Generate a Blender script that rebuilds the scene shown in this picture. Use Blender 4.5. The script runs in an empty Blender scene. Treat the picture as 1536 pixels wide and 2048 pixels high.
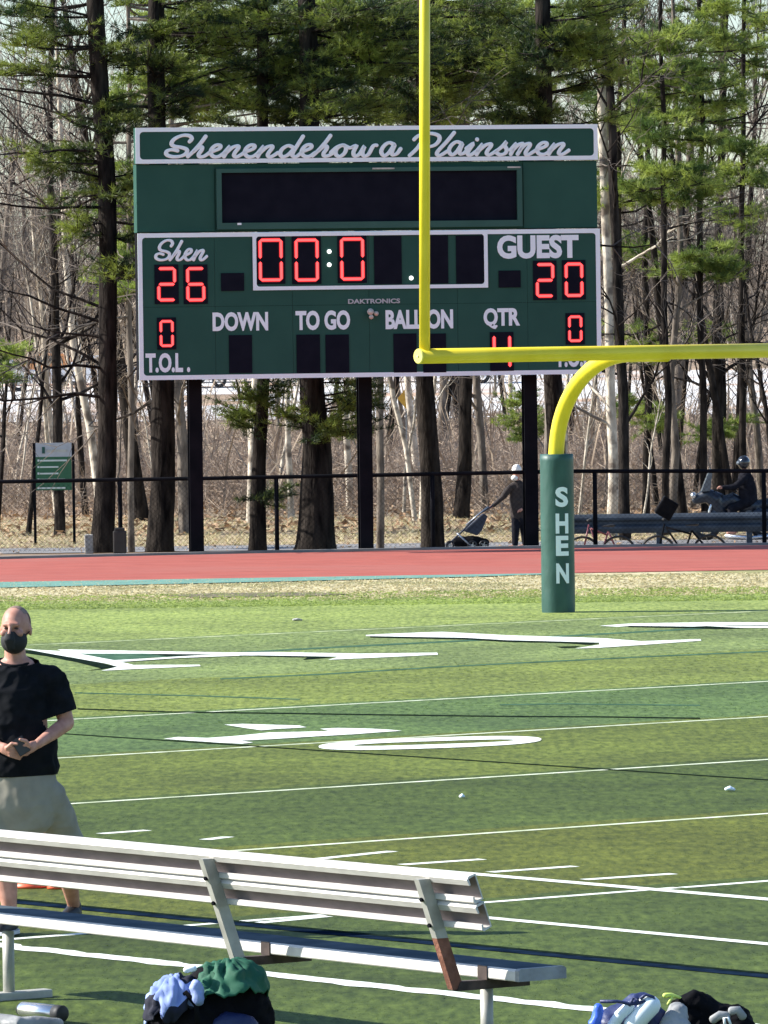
import bpy, bmesh, math, random
import numpy as np
from mathutils import Vector, Matrix, noise as mnoise

random.seed(7)
rng = np.random.default_rng(7)
scene = bpy.context.scene
col = scene.collection

# ------------------------------------------------------------------ camera
FPX, CAM_H, ROLL = 14100.0, 3.4, 0.013          # focal length in photo pixels, eye height, roll
PITCH = math.atan(374 / FPX)
F_ = np.array([0, math.cos(PITCH), -math.sin(PITCH)])
_R0 = np.array([1.0, 0, 0]); _U0 = np.cross(_R0, F_)
R_ = _R0 * math.cos(ROLL) - _U0 * math.sin(ROLL)
U_ = _U0 * math.cos(ROLL) + _R0 * math.sin(ROLL)
C_ = np.array([0, 0, CAM_H])
cd = bpy.data.cameras.new('camera'); cam = bpy.data.objects.new('camera', cd); col.objects.link(cam)
cd.sensor_fit = 'HORIZONTAL'; cd.sensor_width = 36; cd.lens = 36 * FPX / 1536
cd.clip_start = 0.5; cd.clip_end = 5000
cam.matrix_world = Matrix([[R_[0], U_[0], -F_[0], C_[0]], [R_[1], U_[1], -F_[1], C_[1]], [R_[2], U_[2], -F_[2], C_[2]], [0, 0, 0, 1]])
scene.camera = cam

# ------------------------------------------------------------------ light
SUN_EL = math.radians(33)
SUN_AZ = (-0.995, 0.100)                         # horizontal direction towards the sun
sunv = Vector((SUN_AZ[0] * math.cos(SUN_EL), SUN_AZ[1] * math.cos(SUN_EL), math.sin(SUN_EL)))
w = bpy.data.worlds.new('World'); scene.world = w; w.use_nodes = True
nt = w.node_tree; bg = nt.nodes['Background']
sky = nt.nodes.new('ShaderNodeTexSky'); sky.sky_type = 'NISHITA'; sky.sun_disc = False
sky.sun_elevation = SUN_EL; sky.sun_rotation = math.atan2(SUN_AZ[0], SUN_AZ[1])
sky.air_density = 1.0; sky.dust_density = 0.6; sky.ozone_density = 1.6
sky_tint = nt.nodes.new('ShaderNodeMixRGB'); sky_tint.blend_type = 'MULTIPLY'; sky_tint.inputs[0].default_value = 1; sky_tint.inputs[2].default_value = (.90, .985, 1.10, 1)
nt.links.new(sky.outputs[0], sky_tint.inputs[1]); nt.links.new(sky_tint.outputs[0], bg.inputs[0]); bg.inputs[1].default_value = 0.105
sd = bpy.data.lights.new('sun', 'SUN'); sd.energy = 5.0; sd.angle = math.radians(0.5); sd.color = (1.0, 0.955, 0.88)
sun = bpy.data.objects.new('sun', sd); col.objects.link(sun)
sun.rotation_euler = sunv.to_track_quat('Z', 'Y').to_euler()
scene.view_settings.view_transform = 'Standard'; scene.view_settings.look = 'None'
scene.view_settings.gamma = 1; scene.view_settings.use_curve_mapping = False
scene.view_settings.exposure = 0.90
scene.cycles.max_bounces = 6; scene.cycles.transparent_max_bounces = 16

# ------------------------------------------------------------------ where a photo pixel lies in the place
def ray(x, y): return F_ + R_ * (x - 768) / FPX + U_ * (1024 - y) / FPX
def gz(x, y, z=0.0):
    d = ray(x, y); return C_ + d * ((z - CAM_H) / d[2])
def gy(x, y, Y):
    d = ray(x, y); return C_ + d * (Y / d[1])

E1A = math.radians(52.2)
E1 = np.array([math.sin(E1A), math.cos(E1A), 0])     # along the yard lines, away to the right
E2 = np.array([-math.cos(E1A), math.sin(E1A), 0])    # along the sidelines, away to the left

_zp = [(0, 0), (107.2, 0), (109, -0.18), (113, -.68), (118, -.95), (130, -1.08), (141, -1.3), (172, -1.3), (215, -0.95), (260, -0.6), (298, -0.5), (345, 1.0), (380, 1.6), (450, 3.2), (600, 7), (900, 11), (1500, 14), (3000, 14)]
def gzh(x, Y):
    z = float(np.interp(Y, [a for a, b in _zp], [b for a, b in _zp]))
    if Y > 170: z += 0.15 * mnoise.noise(Vector((x * .08, Y * .05, 3)))
    return z

# ------------------------------------------------------------------ materials
def lin(c): return tuple(c) + (1,)
def mat(name, c1, c2=None, rough=0.7, scale=8, metal=0.0, bump=0.0, bscale=None, stretch=(1, 1, 1), detail=4, transl=0.0, spec=None, emit=None, estr=0, contrast=(0.35, 0.65), c3=None, s3=1.0, coat=0):
    m = bpy.data.materials.new(name); m.use_nodes = True
    n = m.node_tree.nodes; l = m.node_tree.links
    b = n['Principled BSDF']; b.inputs['Roughness'].default_value = rough; b.inputs['Metallic'].default_value = metal
    if spec is not None: b.inputs['Specular IOR Level'].default_value = spec
    if coat: b.inputs['Coat Weight'].default_value = coat
    tc = n.new('ShaderNodeTexCoord'); mp = n.new('ShaderNodeMapping'); mp.inputs['Scale'].default_value = stretch
    l.new(tc.outputs['Object'], mp.inputs['Vector'])
    if c2 is None:
        c2 = tuple(min(1, v * 1.12 + .004) for v in c1); 
    nz = n.new('ShaderNodeTexNoise'); nz.inputs['Scale'].default_value = scale; nz.inputs['Detail'].default_value = detail
    l.new(mp.outputs[0], nz.inputs['Vector'])
    cr = n.new('ShaderNodeValToRGB'); cr.color_ramp.elements[0].position = contrast[0]; cr.color_ramp.elements[1].position = contrast[1]
    cr.color_ramp.elements[0].color = lin(c1); cr.color_ramp.elements[1].color = lin(c2)
    l.new(nz.outputs['Fac'], cr.inputs['Fac'])
    out = cr.outputs['Color']
    if c3 is not None:
        nz3 = n.new('ShaderNodeTexNoise'); nz3.inputs['Scale'].default_value = s3; nz3.inputs['Detail'].default_value = 3
        l.new(tc.outputs['Object'], nz3.inputs['Vector'])
        r3 = n.new('ShaderNodeValToRGB'); r3.color_ramp.elements[0].position = .5; r3.color_ramp.elements[1].position = .62
        l.new(nz3.outputs['Fac'], r3.inputs['Fac'])
        mx = n.new('ShaderNodeMixRGB'); mx.inputs[2].default_value = lin(c3); l.new(r3.outputs['Color'], mx.inputs[0]); l.new(out, mx.inputs[1]); out = mx.outputs[0]
    l.new(out, b.inputs['Base Color'])
    if bump:
        nb = n.new('ShaderNodeTexNoise'); nb.inputs['Scale'].default_value = bscale or scale * 3; nb.inputs['Detail'].default_value = 5
        l.new(mp.outputs[0], nb.inputs['Vector'])
        bp = n.new('ShaderNodeBump'); bp.inputs['Strength'].default_value = bump; bp.inputs['Distance'].default_value = 0.03
        l.new(nb.outputs['Fac'], bp.inputs['Height']); l.new(bp.outputs[0], b.inputs['Normal'])
    if transl:
        t = n.new('ShaderNodeBsdfTranslucent'); l.new(out, t.inputs['Color'])
        ms = n.new('ShaderNodeMixShader'); ms.inputs[0].default_value = transl
        l.new(b.outputs[0], ms.inputs[1]); l.new(t.outputs[0], ms.inputs[2]); l.new(ms.outputs[0], n['Material Output'].inputs[0])
    if emit is not None:
        b.inputs['Emission Color'].default_value = lin(emit); b.inputs['Emission Strength'].default_value = estr
    return m

M = {}
M['litter'] = mat('leaf_litter', (.19, .125, .075), (.40, .28, .18), rough=.95, scale=1.4, detail=8, c3=(.30, .22, .13), s3=.12)
M['verge'] = mat('dry_verge', (.30, .22, .12), (.50, .38, .23), rough=.95, scale=2.2, detail=8, bump=.4, bscale=12, c3=(.24, .175, .10), s3=.35)
M['deadgrass'] = mat('dead_grass', (.40, .345, .18), (.62, .54, .32), rough=.95, scale=3, detail=8, stretch=(1, .35, 1), bump=.5, bscale=10, c3=(.26, .25, .09), s3=.5)
M['blade_dry'] = mat('dry_blade', (.42, .37, .19), (.68, .60, .37), rough=.9, scale=6, detail=6, transl=.2)
M['track'] = mat('track_rubber', (.35, .074, .052), (.41, .094, .066), rough=.95, scale=1.6, detail=8, bump=.3, bscale=60, c3=(.38, .100, .074), s3=.25)
M['track_green'] = mat('green_rubber', (.10, .25, .20), (.16, .33, .26), rough=.9, scale=2.5, detail=8)
M['track_line'] = mat('track_paint', (.41, .13, .10), (.45, .155, .12), rough=.85, scale=3)
M['paint'] = mat('field_paint', (.50, .58, .42), (.80, .83, .77), rough=.9, scale=14, detail=8, contrast=(.30, .50), spec=.1)
M['paint_worn'] = mat('worn_field_paint', (.28, .36, .14), (.62, .68, .40), rough=.85, scale=3.5, detail=6, contrast=(.42, .6))
M['paint_yard'] = mat('yard_line_paint', (.46, .52, .32), (.72, .77, .58), rough=.85, scale=5, detail=7, contrast=(.38, .6))
M['paint_black'] = mat('black_field_paint', (.006, .012, .010), (.016, .028, .020), rough=1.0, scale=9, spec=0)
M['paint_teal'] = mat('teal_field_paint', (.045, .10, .07), (.09, .17, .11), rough=1.0, scale=5, spec=0)
M['paint_navy'] = mat('navy_field_paint', (.005, .011, .022), (.012, .024, .046), rough=1.0, scale=7, spec=0)
M['asphalt'] = mat('path_asphalt', (.17, .165, .16), (.25, .24, .235), rough=.9, scale=2, detail=8)
M['concrete'] = mat('pale_concrete', (.42, .40, .37), (.56, .54, .50), rough=.9, scale=4, detail=8)
M['pale_lot'] = mat('pale_gravel_lot', (.62, .60, .57), (.80, .78, .75), rough=.95, scale=.25, detail=6, c3=(.55, .36, .24), s3=.12)
M['grass_shadow'] = mat('painted_grass_shadow', (.10, .08, .05), (.19, .16, .09), rough=.95, scale=4, detail=8)  # dark tone of the shadow painted on the dead grass

def turf_material(name, blade=False):
    m = bpy.data.materials.new(name); m.use_nodes = True
    n = m.node_tree.nodes; l = m.node_tree.links; b = n['Principled BSDF']
    b.inputs['Roughness'].default_value = .62 if blade else .8
    b.inputs['Specular IOR Level'].default_value = .35 if blade else .2
    g = n.new('ShaderNodeNewGeometry')
    # wobble the joints between the mown-colour panels a little
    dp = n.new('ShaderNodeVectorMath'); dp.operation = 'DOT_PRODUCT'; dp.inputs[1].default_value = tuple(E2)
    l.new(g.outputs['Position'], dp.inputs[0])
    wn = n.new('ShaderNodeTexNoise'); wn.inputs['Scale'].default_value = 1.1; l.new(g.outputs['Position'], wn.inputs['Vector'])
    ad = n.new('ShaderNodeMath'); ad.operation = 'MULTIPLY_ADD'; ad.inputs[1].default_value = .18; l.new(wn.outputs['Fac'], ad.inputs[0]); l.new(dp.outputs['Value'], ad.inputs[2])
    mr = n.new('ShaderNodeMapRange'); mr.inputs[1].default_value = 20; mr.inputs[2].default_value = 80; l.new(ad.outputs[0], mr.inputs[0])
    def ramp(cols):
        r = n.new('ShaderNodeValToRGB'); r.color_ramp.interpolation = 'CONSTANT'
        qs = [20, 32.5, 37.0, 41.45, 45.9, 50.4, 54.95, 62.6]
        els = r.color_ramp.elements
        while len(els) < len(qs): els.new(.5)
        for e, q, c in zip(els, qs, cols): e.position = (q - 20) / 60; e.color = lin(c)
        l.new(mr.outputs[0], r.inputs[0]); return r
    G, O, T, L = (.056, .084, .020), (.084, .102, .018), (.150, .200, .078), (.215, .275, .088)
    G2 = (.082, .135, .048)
    dark = ramp([G, O, G, (.100, .130, .028), G2, (.150, .190, .050), T, L])  # bands lighten with distance, putting the look of backlit blades into the colour
    hi = n.new('ShaderNodeMixRGB'); hi.blend_type = 'MULTIPLY'; hi.inputs[0].default_value = 1
    f1 = n.new('ShaderNodeTexNoise'); f1.inputs['Scale'].default_value = 5 if not blade else 14; f1.inputs['Detail'].default_value = 9; f1.inputs['Roughness'].default_value = .7
    l.new(g.outputs['Position'], f1.inputs['Vector'])
    f2 = n.new('ShaderNodeTexNoise'); f2.inputs['Scale'].default_value = .45; f2.inputs['Detail'].default_value = 4
    l.new(g.outputs['Position'], f2.inputs['Vector'])
    am = n.new('ShaderNodeMath'); am.operation = 'MULTIPLY_ADD'; am.inputs[1].default_value = .5; l.new(f2.outputs['Fac'], am.inputs[0])
    am2 = n.new('ShaderNodeMath'); am2.operation = 'MULTIPLY'; am2.inputs[1].default_value = .5; l.new(f1.outputs['Fac'], am2.inputs[0]); l.new(am2.outputs[0], am.inputs[2])
    rr = n.new('ShaderNodeValToRGB'); rr.color_ramp.elements[0].position = .36; rr.color_ramp.elements[1].position = .64
    a_, b_ = (.66, 1.42) if not blade else (1.05, 1.7)
    rr.color_ramp.elements[0].color = (a_, a_, a_, 1); rr.color_ramp.elements[1].color = (b_, b_ * .97, b_ * .86, 1)
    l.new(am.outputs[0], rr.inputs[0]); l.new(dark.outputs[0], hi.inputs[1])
    mp3 = n.new('ShaderNodeMapping'); mp3.inputs['Scale'].default_value = (1, .2, 1); l.new(g.outputs['Position'], mp3.inputs['Vector'])
    f3 = n.new('ShaderNodeTexNoise'); f3.inputs['Scale'].default_value = 17; f3.inputs['Detail'].default_value = 5; f3.inputs['Roughness'].default_value = .65; l.new(mp3.outputs[0], f3.inputs['Vector'])
    r3 = n.new('ShaderNodeValToRGB'); r3.color_ramp.elements[0].position = .34; r3.color_ramp.elements[1].position = .68; r3.color_ramp.elements[0].color = (.60, .66, .60, 1); r3.color_ramp.elements[1].color = (1.55, 1.48, 1.35, 1)
    l.new(f3.outputs['Fac'], r3.inputs[0]); m3 = n.new('ShaderNodeMixRGB'); m3.blend_type = 'MULTIPLY'; m3.inputs[0].default_value = 1; l.new(rr.outputs[0], m3.inputs[1]); l.new(r3.outputs[0], m3.inputs[2]); l.new(m3.outputs[0], hi.inputs[2])
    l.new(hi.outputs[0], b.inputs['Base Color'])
    if not blade:
        bp = n.new('ShaderNodeBump'); bp.inputs['Strength'].default_value = .6; bp.inputs['Distance'].default_value = .02
        l.new(f1.outputs['Fac'], bp.inputs['Height']); l.new(bp.outputs[0], b.inputs['Normal'])
    else:
        t = n.new('ShaderNodeBsdfTranslucent'); l.new(hi.outputs[0], t.inputs['Color'])
        ms = n.new('ShaderNodeMixShader'); ms.inputs[0].default_value = .5
        l.new(b.outputs[0], ms.inputs[1]); l.new(t.outputs[0], ms.inputs[2]); l.new(ms.outputs[0], n['Material Output'].inputs[0])
    return m
M['turf'] = turf_material('turf'); M['turf_blade'] = turf_material('turf_blade', True)

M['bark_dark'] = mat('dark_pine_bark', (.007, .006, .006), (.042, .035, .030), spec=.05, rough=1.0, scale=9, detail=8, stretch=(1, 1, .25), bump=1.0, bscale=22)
M['bark_grey'] = mat('grey_bark', (.075, .062, .052), (.23, .195, .16), spec=.1, rough=1.0, scale=7, detail=8, stretch=(1, 1, .3), bump=.9, bscale=18)
M['bark_pale'] = mat('pale_bark', (.36, .31, .24), (.68, .61, .50), c3=(.15, .12, .095), s3=2.2, rough=.95, scale=5, detail=8, stretch=(1, 1, .5), bump=.6, bscale=14)
M['twig'] = mat('grey_twig', (.055, .044, .038), (.16, .13, .105), rough=.9, scale=2)
M['twig_pale'] = mat('pale_twig', (.19, .145, .105), (.38, .30, .22), rough=.9, scale=2)
M['brush'] = mat('dry_brush', (.17, .125, .095), (.52, .41, .31), rough=.95, scale=.9, detail=6)
M['pine'] = mat('pine_needles', (.020, .045, .014), (.25, .31, .050), rough=.55, scale=1.5, detail=3, transl=.42, contrast=(.40, .62))
M['pine_light'] = mat('young_pine_needles', (.075, .135, .03), (.36, .44, .085), rough=.55, scale=1.3, detail=3, transl=.45, contrast=(.38, .62))

M['board_green'] = mat('board_green', (.018, .074, .056), (.022, .084, .063), rough=.6, scale=2, spec=.2)
M['board_green_pale'] = mat('board_green_frame', (.030, .092, .074), None, rough=.5, scale=2, spec=.25)  # slightly lighter green for the screen frame and emblem
M['white'] = mat('white_paint', (.80, .88, .92), (.83, .91, .95), rough=.5, scale=3)
M['face'] = mat('black_display_face', (.006, .007, .014), (.009, .010, .018), rough=.8, scale=4, spec=.08)
M['led'] = mat('lit_red_led', (.5, .03, .03), None, rough=.5, emit=(1.0, .065, .065), estr=1.45)
M['led_halo'] = mat('red_led_halo', (.12, .004, .006), None, rough=.6, emit=(.30, .004, .008), estr=.5)  # weak red glow for the painted halo round lit segments
M['led_white'] = mat('lit_white_led', (.8, .8, .8), None, rough=.5, emit=(1, 1, .98), estr=1.1)
M['steel_dark'] = mat('dark_painted_steel', (.006, .007, .009), (.011, .011, .014), rough=.85, scale=3, spec=.04)
M['yellow'] = mat('yellow_goal_paint', (.76, .60, .022), (.84, .68, .040), rough=.38, scale=2.5, spec=.5)
M['yellow_cap'] = mat('pale_yellow_cap', (.80, .72, .16), None, rough=.45)
M['vinyl'] = mat('green_vinyl', (.012, .060, .048), (.022, .086, .070), rough=.5, scale=5, bump=.35, bscale=7, stretch=(1, 1, .6))
M['alu'] = mat('brushed_aluminium', (.56, .53, .50), (.68, .65, .61), rough=.5, metal=.1, scale=2.5, stretch=(.3, 3, 8), bump=.05)
M['alu_shade'] = mat('shaded_inner_aluminium', (.17, .14, .14), (.22, .185, .18), rough=.8, scale=3, stretch=(.3, 3, 8))  # darkened to put the shade inside the channels into the colour
M['seat_top_shade'] = mat('shaded_seat_top', (.07, .095, .115), (.12, .15, .17), spec=0, rough=1.0, scale=4, detail=6, stretch=(1, 1, 1))  # darkened to put the shade of the backrest into the colour
M['galv'] = mat('galvanised_steel', (.34, .335, .30), (.50, .49, .44), rough=.6, metal=.25, scale=9, detail=6)
M['rust'] = mat('rusty_steel', (.16, .060, .035), (.29, .12, .075), rough=.9, scale=14, detail=7, bump=.3)
M['dark_rust'] = mat('dark_stained_steel', (.045, .032, .028), (.10, .07, .06), rough=.9, scale=12)
M['skin'] = mat('skin', (.44, .205, .145), (.56, .285, .21), rough=.55, scale=22, spec=.4)
M['hair_buzz'] = mat('cropped_hair', (.18, .125, .095), (.33, .22, .17), rough=.8, scale=60)
M['shirt'] = mat('black_cotton', (.005, .006, .008), (.010, .011, .014), spec=.12, rough=.9, scale=14, bump=.25, bscale=5)
M['shorts'] = mat('grey_khaki_cotton', (.26, .235, .185), (.31, .285, .23), rough=.9, scale=10)
M['mask'] = mat('black_mask_cloth', (.012, .012, .013), None, rough=.8)
M['black'] = mat('black_rubber', (.010, .010, .011), (.020, .020, .022), rough=.6)
M['blacknylon'] = mat('black_nylon', (.003, .003, .0045), (.008, .008, .010), spec=.08, rough=.8, scale=7, bump=.4, bscale=10)
M['sole'] = mat('pale_sole', (.55, .56, .58), None, rough=.6)
M['eye'] = mat('eye', (.05, .03, .025), None, rough=.3)
M['phone'] = mat('dark_phone', (.012, .012, .016), None, rough=.25)
M['orange'] = mat('orange_plastic', (.80, .11, .045), (.88, .15, .06), rough=.45)
M['green_cloth'] = mat('green_nylon_cloth', (.008, .085, .045), (.018, .14, .075), rough=.75, scale=5)
M['jersey'] = mat('pale_blue_jersey', (.20, .27, .56), (.32, .40, .70), rough=.7, scale=6, bump=.4, bscale=8)
M['jersey_print'] = mat('printed_jersey', (.17, .24, .52), (.30, .38, .68), rough=.85, scale=6)
_n = M['jersey_print'].node_tree; _b = _n.nodes['Principled BSDF']; _src = _b.inputs['Base Color'].links[0].from_socket
_v = _n.nodes.new('ShaderNodeTexVoronoi'); _v.inputs['Scale'].default_value = 9; _r = _n.nodes.new('ShaderNodeValToRGB'); _r.color_ramp.interpolation = 'CONSTANT'; _r.color_ramp.elements[0].color = (0, 0, 0, 1); _r.color_ramp.elements[1].position = .52; _r.color_ramp.elements[1].color = (1, 1, 1, 1)
_t = _n.nodes.new('ShaderNodeTexCoord'); _n.links.new(_t.outputs['Object'], _v.inputs['Vector']); _s = _n.nodes.new('ShaderNodeSeparateColor'); _n.links.new(_v.outputs['Color'], _s.inputs[0]); _n.links.new(_s.outputs[0], _r.inputs[0])
_m = _n.nodes.new('ShaderNodeMixRGB'); _m.inputs[2].default_value = (.008, .010, .025, 1); _n.links.new(_r.outputs[0], _m.inputs[0]); _n.links.new(_src, _m.inputs[1]); _n.links.new(_m.outputs[0], _b.inputs['Base Color'])
M['blue_cloth'] = mat('royal_blue_nylon', (.035, .11, .62), (.06, .17, .78), rough=.5, scale=6, bump=.3)
M['navy_cloth'] = mat('navy_nylon', (.012, .022, .085), (.022, .035, .12), rough=.5, scale=6, bump=.3)
M['grey_cloth'] = mat('grey_nylon', (.22, .225, .225), (.36, .365, .36), rough=.55, scale=7, bump=.4, bscale=9)
M['neon'] = mat('neon_yellow_cloth', (.68, .82, .16), None, rough=.6)
M['red_plastic'] = mat('red_plastic', (.42, .02, .018), None, rough=.25)
M['clear_cap'] = mat('clear_lid', (.45, .34, .33), None, rough=.15)
M['chrome'] = mat('polished_steel', (.70, .70, .71), None, rough=.22, metal=.9)
M['sign_green'] = mat('sign_green', (.018, .105, .045), None, rough=.5)
M['sign_grey'] = mat('sign_pale_grey', (.40, .41, .43), None, rough=.5)
M['sign_white'] = mat('sign_lettering', (.55, .60, .56), None, rough=.5)
M['jacket'] = mat('dark_brown_jacket', (.022, .015, .013), (.042, .029, .025), rough=.85)
M['trousers'] = mat('dark_trousers', (.006, .006, .010), (.014, .014, .020), rough=.9, spec=.15)
M['white_hair'] = mat('white_hair', (.70, .67, .62), (.82, .80, .76), rough=.8, scale=30)
M['pram'] = mat('navy_pram_cloth', (.012, .018, .035), (.028, .036, .06), rough=.7)
M['pram_metal'] = mat('pram_frame', (.30, .33, .38), None, rough=.35, metal=.6)
M['helmet'] = mat('glossy_black_helmet', (.012, .013, .018), None, rough=.12, coat=.6)
M['bike_paint'] = mat('dark_blue_motorcycle_paint', (.008, .014, .026), (.014, .022, .038), rough=.4, coat=.4)
M['rail'] = mat('weathered_guard_rail', (.025, .036, .052), (.05, .066, .088), rough=.7, metal=.1, scale=3)
M['windscreen'] = mat('smoked_windscreen', (.10, .12, .14), None, rough=.15)
M['red_frame'] = mat('dull_red_frame', (.16, .035, .045), None, rough=.4)
M['car_white'] = mat('white_car_paint', (.76, .77, .78), None, rough=.3, coat=.5)
M['car_silver'] = mat('silver_car_paint', (.50, .51, .52), None, rough=.35, metal=.4, coat=.5)
M['car_orange'] = mat('orange_car_paint', (.72, .30, .10), None, rough=.35, coat=.5)
M['car_glass'] = mat('car_glass', (.03, .04, .05), None, rough=.1)
M['yellow_sign'] = mat('amber_sign_paint', (.80, .42, .05), (.86, .5, .08), rough=.5)
M['stone'] = mat('grey_stone', (.30, .29, .27), (.44, .43, .40), rough=.95, scale=9, bump=.6)
M['brown_box'] = mat('dark_brown_plastic', (.022, .018, .016), (.035, .03, .026), rough=.7)
M['horn'] = mat('pale_horn_plastic', (.50, .47, .42), None, rough=.5)

# ------------------------------------------------------------------ mesh helpers
class G:
    """collects shapes in one local frame"""
    def __init__(s): s.v = []; s.f = []; s.n = 0
    def add(s, V, Fc):
        s.v.append(np.asarray(V, float)); s.f += [tuple(i + s.n for i in f) for f in Fc]; s.n += len(V); return s
    def box(s, c, size, ax=None):
        a, b, d = [q / 2 for q in size]
        V = np.array([(i * a, j * b, k * d) for i in (-1, 1) for j in (-1, 1) for k in (-1, 1)], float)
        if ax is not None: V = V @ np.array(ax)
        V += np.array(c)
        return s.add(V, [(0, 1, 3, 2), (4, 6, 7, 5), (0, 4, 5, 1), (2, 3, 7, 6), (0, 2, 6, 4), (1, 5, 7, 3)])
    def tube(s, pts, rad, n=8, cap=True, side=None, flat=1.0):
        P = np.array(pts, float); m = len(P)
        if np.isscalar(rad): rad = [rad] * m
        T = np.gradient(P, axis=0) if m > 1 else np.array([[0, 0, 1.]])
        T /= np.linalg.norm(T, axis=1)[:, None] + 1e-12
        a = np.array(side if side is not None else ((0, 0, 1) if abs(T[0][2]) < .9 else (1, 0, 0)), float)
        V = []
        for i in range(m):
            x = a - T[i] * (a @ T[i]); x /= np.linalg.norm(x) + 1e-12; y = np.cross(T[i], x); 
            if side is None: a = x
            for k in range(n):
                t = 2 * math.pi * k / n
                V.append(P[i] + rad[i] * (x * math.cos(t) + flat * y * math.sin(t)))
        Fc = [(i * n + k, i * n + (k + 1) % n, (i + 1) * n + (k + 1) % n, (i + 1) * n + k) for i in range(m - 1) for k in range(n)]
        if cap: Fc += [tuple(range(n))[::-1], tuple((m - 1) * n + k for k in range(n))]
        return s.add(V, Fc)
    def ball(s, c, r, n=12, m=8, ax=None):
        r = np.array([r] * 3 if np.isscalar(r) else r, float)
        V = [(0, 0, -1)]
        for j in range(1, m):
            p = -math.pi / 2 + math.pi * j / m
            V += [(math.cos(p) * math.cos(2 * math.pi * k / n), math.cos(p) * math.sin(2 * math.pi * k / n), math.sin(p)) for k in range(n)]
        V += [(0, 0, 1)]
        V = np.array(V) * r
        if ax is not None: V = V @ np.array(ax)
        V += np.array(c)
        Fc = [(0, 1 + (k + 1) % n, 1 + k) for k in range(n)]
        for j in range(m - 2): Fc += [(1 + j * n + k, 1 + j * n + (k + 1) % n, 1 + (j + 1) * n + (k + 1) % n, 1 + (j + 1) * n + k) for k in range(n)]
        t = len(V) - 1; Fc += [(t, 1 + (m - 2) * n + k, 1 + (m - 2) * n + (k + 1) % n) for k in range(n)]
        return s.add(V, Fc)
    def sweep(s, pts, rad, n=12, side=(1, 0, 0), flat=1.0):
        """closed limb with round ends"""
        P = np.array(pts, float); rad = np.array([rad] * len(P) if np.isscalar(rad) else rad, float)
        d0 = P[0] - P[1]; d0 /= np.linalg.norm(d0); d1 = P[-1] - P[-2]; d1 /= np.linalg.norm(d1)
        A = [P[0] + d0 * rad[0] * .9, P[0] + d0 * rad[0] * .6]; B = [P[-1] + d1 * rad[-1] * .6, P[-1] + d1 * rad[-1] * .9]
        ra = [rad[0] * .3, rad[0] * .75]; rb = [rad[-1] * .75, rad[-1] * .3]
        return s.tube(A + list(P) + B, ra + list(rad) + rb, n, True, side, flat)
    def prism(s, poly, axis_o, ax, ay, az, depth):
        """closed outline poly (u,v) in the plane ax, ay at axis_o, pushed along az by depth"""
        o, ax, ay, az = [np.array(q, float) for q in (axis_o, ax, ay, az)]
        V = [o + ax * u + ay * v for u, v in poly] + [o + ax * u + ay * v + az * depth for u, v in poly]
        n = len(poly)
        return s.add(V, [tuple(range(n)), tuple(range(2 * n - 1, n - 1, -1))] + [(i, i + n, (i + 1) % n + n, (i + 1) % n) for i in range(n)])

def mesh_from(name, V, Fc, m, smooth=False):
    me = bpy.data.meshes.new(name)
    me.from_pydata([tuple(v) for v in V] if not isinstance(V, np.ndarray) else V.tolist(), [], Fc)
    me.materials.append(m)
    bm = bmesh.new(); bm.from_mesh(me); bmesh.ops.recalc_face_normals(bm, faces=bm.faces); bm.to_mesh(me); bm.free()
    if smooth: me.polygons.foreach_set('use_smooth', [True] * len(me.polygons))
    return me
def wloc(o):
    v = Vector((0, 0, 0))
    while o is not None: v += o.location; o = o.parent
    return v
def link(name, me, parent=None, kind=None):
    o = bpy.data.objects.new(name, me); col.objects.link(o)
    if parent is not None: o.parent = parent
    if kind: o['kind'] = kind
    return o
def part(name, g, m, parent=None, smooth=False, world=True, kind=None, bevel=0):
    V = np.concatenate(g.v)
    if world and parent is not None: V = V - np.array(wloc(parent))
    me = mesh_from(name, V, g.f, m, smooth)
    if bevel:
        bm = bmesh.new(); bm.from_mesh(me)
        bmesh.ops.bevel(bm, geom=[e for e in bm.edges if len(e.link_faces) == 2 and e.calc_face_angle(0) > .6], offset=bevel, segments=2, affect='EDGES', profile=.6)
        bm.to_mesh(me); bm.free()
    return link(name, me, parent, kind)
def tris(name, V, m, parent=None, kind=None, world=True):
    """loose triangles, V (n,3,3)"""
    V = np.asarray(V, np.float32).reshape(-1, 3)
    if world and parent is not None: V = V - np.array(wloc(parent), np.float32)
    n = len(V)
    me = bpy.data.meshes.new(name); me.vertices.add(n); me.vertices.foreach_set('co', V.ravel())
    me.loops.add(n); me.loops.foreach_set('vertex_index', np.arange(n, dtype=np.int32))
    me.polygons.add(n // 3); me.polygons.foreach_set('loop_start', np.arange(0, n, 3, dtype=np.int32)); me.polygons.foreach_set('loop_total', np.full(n // 3, 3, np.int32))
    me.update(); me.materials.append(m)
    return link(name, me, parent, kind)
def thing(name, label, cat, loc, group=None, rz=0):
    o = bpy.data.objects.new(name, None); col.objects.link(o); o.location = tuple(float(q) for q in loc); o.rotation_euler.z = rz
    o.empty_display_size = .2
    return tag(o, label, cat, group)
def tag(o, label, cat, group=None):
    o['label'] = label; o['category'] = cat
    if group: o['group'] = group
    return o
def copy_tree(o, parent=None):
    c = o.copy(); col.objects.link(c)
    if parent is not None: c.parent = parent
    for ch in list(o.children): copy_tree(ch, c)
    return c
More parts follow.
